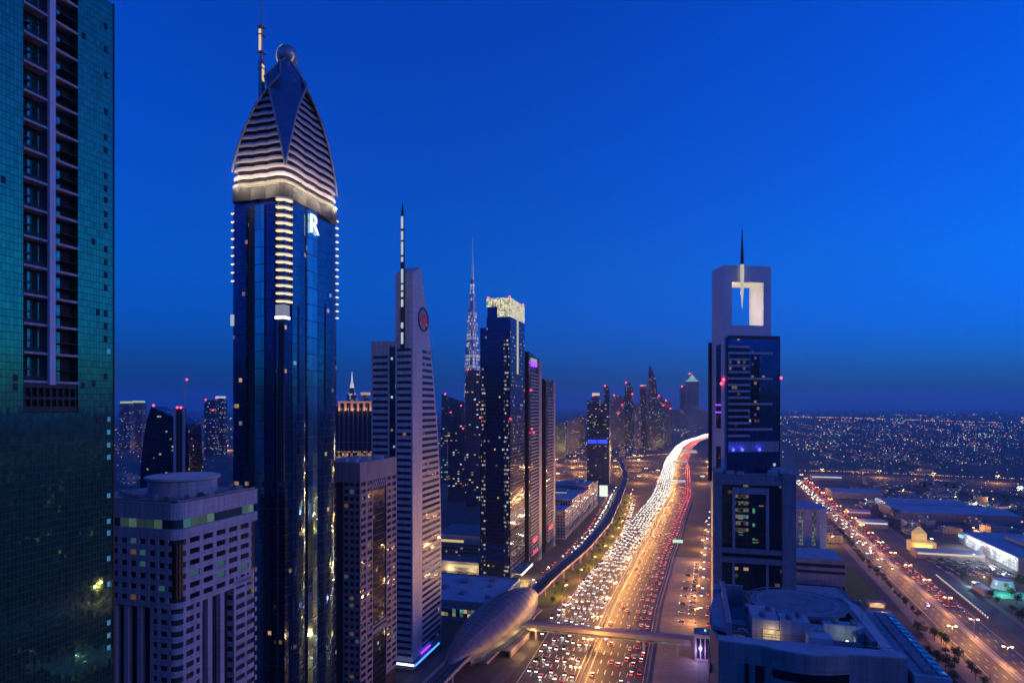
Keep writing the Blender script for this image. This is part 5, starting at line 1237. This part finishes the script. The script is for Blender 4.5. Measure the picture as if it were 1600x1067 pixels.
def lamp(u, v, K, label, group, rz=0, world=False, light=True):
    pole, hd, hs, h_, l = K
    r_ = thing('street_lamp', label, 'street lamp', u, v, group, -TH + rz if not world else 0, .1, world)
    put('pole', pole, r_)
    for x in hs: put('lamp_head', hd, r_, (x, 0, h_))
    if light:
        o = bpy.data.objects.new('lamp_light', l); C.objects.link(o); o.parent = r_; o.location = (0, 0, h_ - .9)
v = 345
while v < 1240: lamp(curve_u(HW, v), v, K_MED, 'double-armed orange lamp on the highway median, ' + zone(v), 'lamps on the highway median'); v += 44
while v < 2500: lamp(curve_u(HW, v), v, K_FAR, 'tiny far orange lamp on the median beyond the interchange', 'far lamps up the bending highway'); v += 115
v = 360
while v < 1150:
    if not 350 < v < 470: lamp(curve_u(VI, v) + 17.2, v, K_ONE, 'single-armed orange lamp on the kerb between the side road and the viaduct', 'lamps on the side road kerb')
    v += 52
v = 480
while v < 1200: lamp(curve_u(VI, v) - 12, v, K_WHT, 'warm white lamp on the frontage road at the foot of the towers', 'lamps on the frontage road', math.pi); v += 46
v = 420
while v < 900: lamp(curve_u(HW, v) + 65, v, K_ONE, 'orange lamp on the service road beside the sandy lot', 'lamps beside the sandy lot', 0); v += 62
v = 400
while v < 1500: lamp(curve_u(RW, v), v, K_AVE, 'double-armed orange lamp on the strip down the right-hand avenue', 'lamps down the right-hand avenue'); v += 52 if v < 1000 else 75
K_PLN = lamp_kind(11, 1.8, (1,), 'lamp_orange', 15000, (1, .47, .14), 1.5); K_PLW = lamp_kind(11, 1.8, (1,), 'lamp_white', 11000, (.7, .95, .9), 1.4)
for k in range(34):
    px, py = rnd.uniform(1262, 1600), rnd.uniform(764, 905); u, v = guv(px, py)
    if abs(u - curve_u(RW, v)) < 42 or (295 < u < 405 and 705 < v < 860): continue
    if rnd.random() < .66: lamp(u, v, K_PLN, 'orange street lamp among the sheds and houses of the right-hand plain', 'orange lamps of the right-hand plain', rnd.uniform(0, 6))
    else: lamp(u, v, K_PLW, 'greenish white lamp among the sheds and houses of the right-hand plain', 'white lamps of the right-hand plain', rnd.uniform(0, 6))
lamp(*guv(1488, 1008), K_AVE, 'lone bright amber lamp at the near right end of the avenue', 'lamps down the right-hand avenue')
for n_, p_, w_ in XR:
    if n_ == 'far_road': continue
    for (x0, y0), (x1, y1) in zip(p_, p_[1:]):
        d_ = math.hypot(x1 - x0, y1 - y0); n = max(1, int(d_ / 130))
        for k in range(n):
            t = (k + .5) / n
            lamp(x0 + (x1 - x0) * t, y0 + (y1 - y0) * t, K_FAR if n_ != 'boulevard' else K_BIG, 'far orange lamp on the ' + {'cross_road': 'cross road at the interchange', 'slip_road': 'slip road past the interchange', 'ring_road': 'ring road over the right-hand plain', 'boulevard': 'boulevard seen left of the petal-crowned tower'}[n_], 'far lamps of the ' + n_.replace('_', ' '), 0, True)

for py in (719, 728, 740, 753):
    for px in range(866, 1105, 34):
        x, y = gp(px + rnd.uniform(-9, 9), py + rnd.uniform(-3, 3)); u, v = UV(x, y)
        if abs(u - curve_u(HW, v)) < 45 or abs(u - curve_u(VI, v)) < 14: continue
        lamp(x, y, K_FAR, 'far orange lamp standing on the dusty ground around the interchange', 'far lamps around the interchange', 0, True)

# ================================================================== trees
M['leaf_a'] = mat('leaf_dark', (.035, .06, .022), .8, vary=.5, scale=.8); M['bark'] = mat('bark', (.10, .075, .055), .9)
def tree_meshes(seed, h_, r_):
    q = random.Random(seed); t = MB(); t.tube((0, 0, 0), (.1, .1, h_ * .5), .28, .16, 7)
    for k in range(5):
        a = q.uniform(0, 6.28); t.tube((.08, .08, h_ * (.3 + .05 * k)), (math.cos(a) * r_ * .6, math.sin(a) * r_ * .6, h_ * (.6 + .06 * k)), .11, .04, 5)
    c_ = MB(); cl = [(q.uniform(-.6, .6) * r_, q.uniform(-.6, .6) * r_, h_ * q.uniform(.5, .95), r_ * q.uniform(.3, .55)) for _ in range(11)]
    for x, y, z, s in cl:
        for _ in range(42):
            d_ = Vector((q.gauss(0, 1), q.gauss(0, 1), q.gauss(0, .8))).normalized() * s * q.uniform(.55, 1.1); p = Vector((x, y, z)) + d_
            a = Vector((q.gauss(0, 1), q.gauss(0, 1), q.gauss(0, 1))).normalized(); b_ = a.orthogonal().normalized(); w_ = q.uniform(.25, .5)
            c_.poly([p + a * w_, p + b_ * w_ * .6, p - a * w_, p - b_ * w_ * .6])
    return t.mesh('trunk', M['bark']), c_.mesh('crown', M['leaf_a'])
TREES = [tree_meshes(s, h_, r_) for s, h_, r_ in ((1, 8, 3.4), (2, 6.5, 3.0), (3, 9.5, 3.8), (4, 7, 3.6))]
def tree(u, v, label, group, s=1.0, name='leafy_tree'):
    r_ = thing(name, label, 'tree', u, v, group, rnd.uniform(0, 6)); r_.scale = (s, s, s * rnd.uniform(.85, 1.15))
    a, b_ = rnd.choice(TREES); put('trunk', a, r_); put('crown', b_, r_)
for k in range(26):
    px, py = rnd.uniform(1430, 1492), rnd.uniform(985, 1075); u, v = guv(px, py)
    if 100 < u < curve_u(RW, v) - 24: tree(u, v, 'dark tree in the clump beside the helipad hotel, along the avenue', 'tree clump by the helipad hotel', rnd.uniform(.7, 1.1))
v = 500
while v < 1050:
    tree(curve_u(VI, v) + rnd.uniform(1.5, 12), v, 'small tree on the grass strip under the metro line', 'trees on the grass strip', rnd.uniform(.4, .75)); v += rnd.uniform(10, 24)
for k in range(60):
    px, py = rnd.choice(((rnd.uniform(1270, 1340), rnd.uniform(768, 782)), (rnd.uniform(1430, 1500), rnd.uniform(752, 770)), (rnd.uniform(1330, 1420), rnd.uniform(800, 880)), (rnd.uniform(1300, 1345), rnd.uniform(840, 872)), (rnd.uniform(1480, 1600), rnd.uniform(905, 990)), (rnd.uniform(1500, 1600), rnd.uniform(775, 800))))
    u, v = guv(px, py)
    if abs(u - curve_u(RW, v)) > 45: tree(u, v, 'dark bushy tree on the right-hand plain, among sheds and car parks', 'scattered trees of the right-hand plain', rnd.uniform(.9, 1.6))

v = 400
while v < 930:
    if abs(v - 520) > 12: tree(curve_u(RW, v) - 25 + rnd.uniform(-1.5, 1.5), v, 'roadside tree in the row on the near kerb of the avenue', 'tree row on the near kerb of the avenue', rnd.uniform(.55, .95))
    v += rnd.uniform(9, 17)
v = 560
while v < 1000:
    tree(curve_u(RW, v) + 48 + rnd.uniform(-2, 2), v, 'roadside tree along the far service road of the avenue', 'tree row beyond the avenue service road', rnd.uniform(.55, .95)); v += rnd.uniform(12, 26)
grass_patch([(128, 560), (150, 560), (156, 690), (132, 690)]); grass_patch([(110, 700), (150, 705), (156, 800), (118, 800)])
def kiosk(px, py, lab, c_):
    r_ = thing('kiosk', lab, 'kiosk', *guv(px, py)); MB().box(-6, 6, -4, 4, 0, 4.2).box(-6.6, 6.6, -4.6, 4.6, 4.21, 4.7).build('wall', M['beige'], r_)
    MB().box(-5, 5, -4.25, -4.02, 1, 3.4).build('lit_front', emat('kiosk_glow', c_, .8), r_); local_lamp('kiosk_lamp', r_, (0, -7, 4.5), 1600, c_, .4)
kiosk(1368, 948, 'amber-lit kiosk by the trees right of the helipad hotel', (1, .6, .25)); kiosk(1376, 962, 'rose-lit kiosk beside the amber one', (1, .45, .35))
strip('pavement', RW, -32, -21, 380, 950, .035, 'paving'); strip('pavement', RW, 41, 46, 380, 950, .035, 'paving')
for (u0, u1, v0, v1) in ((116, 150, 440, 548), (66, 120, 600, 760), (90, 140, 830, 960)):
    mb = MB(); mb.poly([(*W(u0, v0), .03), (*W(u1, v0), .03), (*W(u1, v1), .03), (*W(u0, v1), .03)]); tag(mb.build('forecourt', M['asphalt_old']), kind='structure')

# ================================================================== the right-hand plain
bs = thing('bright_shop', 'long low shop with a glaring white-lit front by the packed car park', 'shop', 304, 716)
b = MB(); b.box(0, 95, 0, 140, 0, 13, 0, 1); b.box(0, 95, 0, .6, 13, 14); b.box(0, .6, .6, 140, 13, 14); b.box(30, 60, 40, 100, 13.01, 16.5, 0, 1); b.build('wall', [M['grey_panel'], M['roof_pale']], bs)
shf = facade('shop_glow', (.2, .2, .2), (.05, .05, .06), 3.2, 3.6, .12, .12, lit=.85, metal=0, rough=.4, es=1.1, warm=(.85, .95, 1), cool=(.6, .9, 1), tilt=0)
MB().box(-.2, -.02, 4, 62, 1, 11.5).build('lit_front', shf, bs); MB().box(-.2, -.02, 78, 120, 1, 10).build('lit_front', shf, bs)
MB().box(-1.4, -.25, 6, 60, 11.6, 13.4).build('sign_band', emat('shop_white', (.9, .97, 1), 2.4), bs); MB().box(-1.4, -.25, 80, 112, 11, 12.8).build('sign_band', emat('shop_white_far', (.85, .95, 1), 1.8), bs)
MB().box(-1.2, -.25, 114, 126, 9, 11.5).build('shop_sign', emat('shop_blue', (.1, .2, 1), 2), bs); MB().box(-1.2, -.25, 127, 138, 7, 10).build('shop_sign', emat('shop_teal', (.3, 1, .8), 1.2), bs); MB().box(-1.3, -.25, 61, 66, 10, 12).build('shop_sign', emat('shop_pink', (1, .2, .4), 1.2), bs)
for y in (10, 32, 54, 90, 112): local_lamp('shopfront_lamp', bs, (-8, y, 9), 9000, (.8, .88, 1), 1)
py_ = thing('lit_pylon_sign', 'tall white and yellow lit pylon sign behind the bright shop', 'sign', 352, 800)
MB().box(-3, 3, -.6, .6, 14, 30).build('panel', emat('pylon_glow', (1, .95, .6), 1.1), py_); MB().box(-.6, .6, -.5, .5, 0, 14).build('post', M['steel'], py_)
pd = thing('added_reflection_court', 'pale green floodlit court added out of view, mirrored in the foot of the teal tower', 'sports court', 62, 284)  # unseen court added to supply the pale reflection in the teal glass
MB().box(0, 44, 0, 42, .05, .6).build('court', mat('court_pale', (.42, .5, .30), .7, vary=.3, scale=.3), pd)
b = MB()
for x in (0, 44): b.box(x - .15, x + .15, 0, 42, .6, 3.4)
b.build('fence', M['grey_panel'], pd)
for x, y in ((2, 2), (42, 2), (2, 40), (42, 40), (22, 21)):
    b = MB(); b.tube((x, y, .6), (x, y, 11), .15, .1); b.box(x - .6, x + .6, y - .2, y + .2, 11, 11.6); b.build('floodlight', M['steel'], pd); local_lamp('court_lamp', pd, (x, y, 10.5), 1200, (.95, 1, .7), .12)  # masts and lamps added to light the unseen court
gd = thing('gold_lit_building', 'small building washed in golden light by the avenue', 'building', *guv(1424, 862))
b = MB(); b.box(0, 24, 0, 16, 0, 11); b.box(4, 16, 3, 13, 11, 20); b.loft([[(4, 3, 20), (16, 3, 20), (16, 13, 20), (4, 13, 20)], [(9, 7, 27), (11, 7, 27), (11, 9, 27), (9, 9, 27)]]); b.build('wall', mat('gold_lit_wall', (.5, .4, .25), .7, emit=(1, .6, .12), es=.30), gd)  # golden wash of light put into the wall as emission
MB().box(3, 20, -.3, -.02, 5, 9).build('lit_sign', emat('gold_sign', (1, .7, .15), 1.8), gd); local_lamp('wall_washer', gd, (10, -7, 4), 9000, (1, .6, .12), .5)
def shed(name, label, px, py, w_, d_, h_, wallm, lit=None, z_=None, cat='warehouse'):
    r_ = thing(name, label, cat, *guv(px, py)); b = MB(); b.box(0, w_, 0, d_, 0, h_, 0, 1)
    b.loft([[(0, y, z) for y, z in ((0, h_ + .01), (d_, h_ + .01), (d_ * .5, h_ + 2.5))], [(w_, y, z) for y, z in ((0, h_ + .01), (d_, h_ + .01), (d_ * .5, h_ + 2.5))]], 1); b.build('wall', [M[wallm], M['roof_pale']], r_)
    sm_ = MB().box(0, 5, -.2, -.02, .2, h_ * .55).mesh('shutter', M['grey_panel'])
    for k in range(int(w_ / 9)): put('shutter', sm_, r_, (2 + 9 * k, 0, 0))
    if lit: MB().box(1, w_ - 1, -.5, -.02, h_ * .7, h_ * .95).build('lit_band', emat('shed_glow', lit, .7), r_)
    return r_
shed('flat_warehouse', 'wide pale-roofed warehouse in the middle of the right-hand plain', 1400, 812, 150, 80, 12, 'grey_panel')
shed('blue_roofed_warehouse', 'second wide warehouse just behind the pale-roofed one', 1385, 800, 110, 60, 14, 'pale_panel')
shed('long_low_shed', 'long low shed with a bright end lamp beside the gold-lit building', 1432, 872, 62, 20, 7, 'beige', (1, .8, .65))
shed('roadside_shed', 'broad low shed near the start of the avenue', 1300, 778, 80, 60, 11, 'concrete')
shed('roadside_depot', 'depot with a glowing white fascia near the avenue bend', 1268, 750, 60, 30, 9, 'concrete', (.9, .95, 1))
shed('lit_garage', 'small garage with a white canopy light beside the avenue', 1340, 824, 36, 22, 8, 'beige', (1, 1, .95))
shed('corner_store', 'small store with pink and red signs at the avenue side', 1325, 806, 30, 18, 7, 'beige', (1, .3, .5))
tc = thing('green_court', 'green-lit sports court and garden at the right edge', 'sports court', *guv(1555, 935))
MB().box(0, 40, 0, 24, .05, .5).build('court', mat('court_green', (.05, .25, .18), .6), tc)
MB().box(-6, 0, 4, 30, .05, 6).cyl(20, 36, 9, 7, .05, 8, 16).build('pavilion', M['pale_panel'], tc)
b = MB(); 
for x, y in ((1, 1), (39, 1), (1, 23), (39, 23)): b.tube((x, y, .5), (x, y, 12), .15, .1); b.ball((x, y, 12.3), .5, 8, 5, 1)
b.build('floodlight', [M['steel'], M['lamp_teal']], tc)
for x, y, c_ in ((10, 12, (.4, 1, .8)), (30, 12, (.35, .9, 1)), (46, -8, (.2, 1, .3)), (-3, 34, (.4, .8, 1))): local_lamp('court_lamp', tc, (x, y, 9), 9000, c_, .5)
M['lamp_soft'] = emat('lamp_soft', (.8, .9, 1), 3)
st_row = thing('white_kerb_lights', 'row of small white lights along a wall by the right-hand service road', 'light row', *guv(1545, 968), rz=-TH - R(3.5))
b = MB(); b.box(-.4, .4, 0, 130, .05, 1.1); b.build('wall', M['concrete'], st_row)
for k in range(26): MB().ball((0, 2 + 5 * k, 1.5), .33, 7, 4).build('lamp_globe', M['lamp_soft'], st_row)

# low houses, each its own object
HV = []
hm_lit = facade('house_wall', (.04, .04, .05), (.34, .30, .28), 3.4, 3.2, .62, .5, lit=.14, metal=.1, rough=.3, es=.9, cool=(.6, 1, .85), tilt=0, frough=.8)
for s in range(8):
    q = random.Random(40 + s); w_, d_, h_ = q.uniform(14, 30), q.uniform(12, 22), q.choice((6.5, 7, 10, 13)); b = MB()
    b.box(0, w_, 0, d_, 0, h_, 0, 1); b.box(w_ * .2, w_ * q.uniform(.4, .6), d_ * .3, d_ * .7, h_ + .01, h_ + 2.8, 0, 1)
    b.box(-w_ * .35, -.01, d_ * .25, d_, 0, h_ * .55, 0, 1)
    for a in ((0, w_, 0, .4), (0, w_, d_ - .4, d_), (0, .4, .4, d_ - .4), (w_ - .4, w_, .4, d_ - .4)): b.box(*a, h_ + .005, h_ + .9)
    HV.append(b.mesh('low_house', [hm_lit, M['roof']]))
def clear_spot(x, y):
    u, v = UV(x, y)
    if abs(u - curve_u(RW, v)) < 50 and v < 2700: return False
    hc = curve_u(HW, v)
    if hc - 100 < u < hc + 95 and v < 5500: return False
    if u > 45 and u < 130 and v < 430: return False
    if 225 < u < 410 and 660 < v < 880: return False
    for n_, p_, w_ in XR:
        for (x0, y0), (x1, y1) in zip(p_, p_[1:]):
            d_ = math.hypot(x1 - x0, y1 - y0); t = max(0, min(1, ((x - x0) * (x1 - x0) + (y - y0) * (y1 - y0)) / d_ ** 2))
            if math.hypot(x - x0 - t * (x1 - x0), y - y0 - t * (y1 - y0)) < w_ / 2 + 22: return False
    return True
def house(px, py, where, group):
    x, y = gp(px, py)
    if not clear_spot(x, y): return
    o = bpy.data.objects.new('low_house', rnd.choice(HV)); C.objects.link(o); o.location = (x, y, 0); o.rotation_euler = (0, 0, -TH + rnd.choice((0, 0, R(90), R(20)))); s = rnd.uniform(.8, 1.5)
    o.scale = (s, s, rnd.uniform(.8, 1.2)); tag(o, where, 'house', group)
for k in range(105): house(rnd.uniform(1222, 1610), rnd.triangular(663, 745, 680), 'flat-roofed low house in the sprawl beyond the ring road', 'low houses beyond the ring road')
for k in range(115): house(rnd.uniform(1250, 1610), rnd.uniform(757, 850), 'flat-roofed low house between the ring road and the avenue', 'low houses this side of the ring road')
for k in range(34): house(rnd.uniform(180, 365), rnd.uniform(665, 760), 'low house on the plain left of the petal-crowned tower', 'low houses on the left plain')
for k in range(36): house(rnd.uniform(690, 1050), rnd.uniform(675, 760), 'low house on the plain before the far skyline', 'low houses before the skyline')
# beyond that the town reads as one mass
dc = MB()
for k in range(2600):
    px = rnd.choice((rnd.uniform(1180, 1650), rnd.uniform(1180, 1650), rnd.uniform(150, 1120), rnd.uniform(1650, 3600))); py = HZN + rnd.triangular(7, 34, 9)
    x, y = gp(px, py); 
    if not clear_spot(x, y): continue
    s = rnd.uniform(10, 34); hh = rnd.choice((6, 8, 8, 10, 12, 14, 22)) * (1 + (y > 9000) * .8)
    dc.box(x, x + s * rnd.uniform(.8, 2), y, y + s, -.5, hh)
dt_lit = facade('town_wall', (.04, .04, .05), (.22, .19, .18), 3.4, 3.2, .62, .5, lit=.05, metal=.1, rough=.3, es=.5, cool=(.6, 1, .85), tilt=0, frough=.8)
tag(dc.build('distant_town', dt_lit), 'far low town of countless houses spreading to the horizon', 'town', kind='stuff')
cl = MB()
def city_light(x, y, z, r_, m):
    i = len(cl.v); cl.v += [(x + r_, y, z), (x, y + r_, z), (x - r_, y, z), (x, y - r_, z), (x, y, z + r_), (x, y, z - r_)]
    for a, b_ in ((0, 1), (1, 2), (2, 3), (3, 0)):
        cl.f += [(i + a, i + b_, i + 4), (i + b_, i + a, i + 5)]; cl.m += [m, m]
def plain_light(px, py, m=None, s=None):
    if py < HZN + 4.5 or px < 172: return
    if px > 1150 and noise.noise((px / 55, math.log(py - HZN) * 4.5, 3.1)) < rnd.uniform(-.25, .05): return
    x, y = gp(px, py)
    if not clear_spot(x, y) and rnd.random() < .85: return
    if m is None: m = rnd.choices((0, 1, 2, 3, 4), ((30, 18, 20, 10, 1) if px > 1200 else (45, 26, 10, 6, 3)))[0]
    city_light(x, y, rnd.uniform(4, 14), y / FPX * (s or rnd.choice((.35, .45, .55, .7, 1.0))), m)
for k in range(210):                                           # clusters: a lit compound, a market, a mosque
    zone_ = rnd.random()
    if zone_ < .62: cx_, cy__ = rnd.uniform(1205, 1640), HZN + rnd.choice((rnd.triangular(7, 60, 14), rnd.triangular(10, 110, 40)))
    elif zone_ < .74: cx_, cy__ = rnd.uniform(175, 370), HZN + rnd.triangular(8, 110, 40)
    else: cx_, cy__ = rnd.uniform(680, 1115), HZN + rnd.triangular(8, 115, 60)
    sp = (cy__ - HZN) * .05 + .6; mm = rnd.choices((0, 1, 2, 3), (34, 16, 26, 10))[0]
    for j in range(rnd.randint(3, 11)): plain_light(rnd.gauss(cx_, sp * 5), rnd.gauss(cy__, sp * .8), mm if rnd.random() < .75 else None)
for k in range(90):                                            # streets of lamps, square to the avenue or across it
    px, py = (rnd.uniform(1205, 1640), HZN + rnd.triangular(9, 115, 40)) if rnd.random() < .75 else (rnd.uniform(690, 1110), HZN + rnd.triangular(12, 110, 50))
    x, y = gp(px, py); dx, dy = rnd.choice(((CT, -ST), (ST, CT))); L_ = rnd.uniform(.1, .3) * y; n = rnd.randint(5, 12); mm = rnd.choices((0, 1, 3), (70, 15, 15))[0]
    for j in range(n):
        X, Y = x + dx * L_ * j / n, y + dy * L_ * j / n
        if clear_spot(X, Y): city_light(X, Y, 10, Y / FPX * .42, mm)
for k in range(900):
    a = rnd.random()
    if a < .6: plain_light(rnd.uniform(1205, 1640), HZN + rnd.triangular(6, 110, 22))
    elif a < .7: plain_light(rnd.uniform(175, 370), HZN + rnd.triangular(5, 120, 40))
    else: plain_light(rnd.uniform(680, 1115), HZN + rnd.triangular(5, 120, 60))
for k in range(260): plain_light(rnd.uniform(850, 1108), HZN + rnd.triangular(48, 125, 85), rnd.choices((0, 1, 3), (70, 15, 15))[0], rnd.choice((.35, .45, .6)))
for k in range(500): plain_light(rnd.uniform(1640, 3800), HZN + rnd.triangular(4, 300, 30))
for k in range(900):                                           # the nearer town out to the right, mirrored in the teal tower
    x, y = rnd.uniform(300, 3200), rnd.uniform(60, 1500)
    if UV(x, y)[0] < 330: continue
    city_light(x, y, rnd.uniform(4, 16), rnd.uniform(.7, 1.8), rnd.choices((0, 1, 2, 3), (30, 20, 15, 8))[0])
for k in range(500):                                           # strings of lamps along far roads
    t = rnd.random(); n_, p_, w_ = rnd.choice((XR[4], XR[4], XR[2], XR[0], XR[1])); i = rnd.randrange(len(p_) - 1); (x0, y0), (x1, y1) = p_[i], p_[i + 1]
    x, y = x0 + (x1 - x0) * t, y0 + (y1 - y0) * t; city_light(x, y, 11, y / FPX * .6, 0)
tag(cl.build('city_lights', [emat('city_orange', (1, .5, .22), 1.5), emat('city_white', (.8, .9, 1), .8), emat('city_teal', (.35, .95, .75), .9), emat('city_pink', (1, .45, .4), 1.2), emat('city_red', (1, .05, .05), 1.5)]), 'countless tiny far-off city lights', 'city lights', kind='stuff')

# ================================================================== dusk haze
hz = bpy.data.materials.new('haze'); hz.use_nodes = True; t = hz.node_tree; t.nodes.clear()
vo = t.nodes.new('ShaderNodeVolumePrincipled'); vo.inputs['Color'].default_value = (.52, .86, 1, 1); vo.inputs['Density'].default_value = HAZE = 0.000055; vo.inputs['Anisotropy'].default_value = 0.2
out = t.nodes.new('ShaderNodeOutputMaterial'); t.links.new(vo.outputs[0], out.inputs['Volume'])
b = MB(); b.box(-27000, 31000, -3500, 41000, -1.5, 860); o = b.build('haze', hz); o['kind'] = 'stuff'
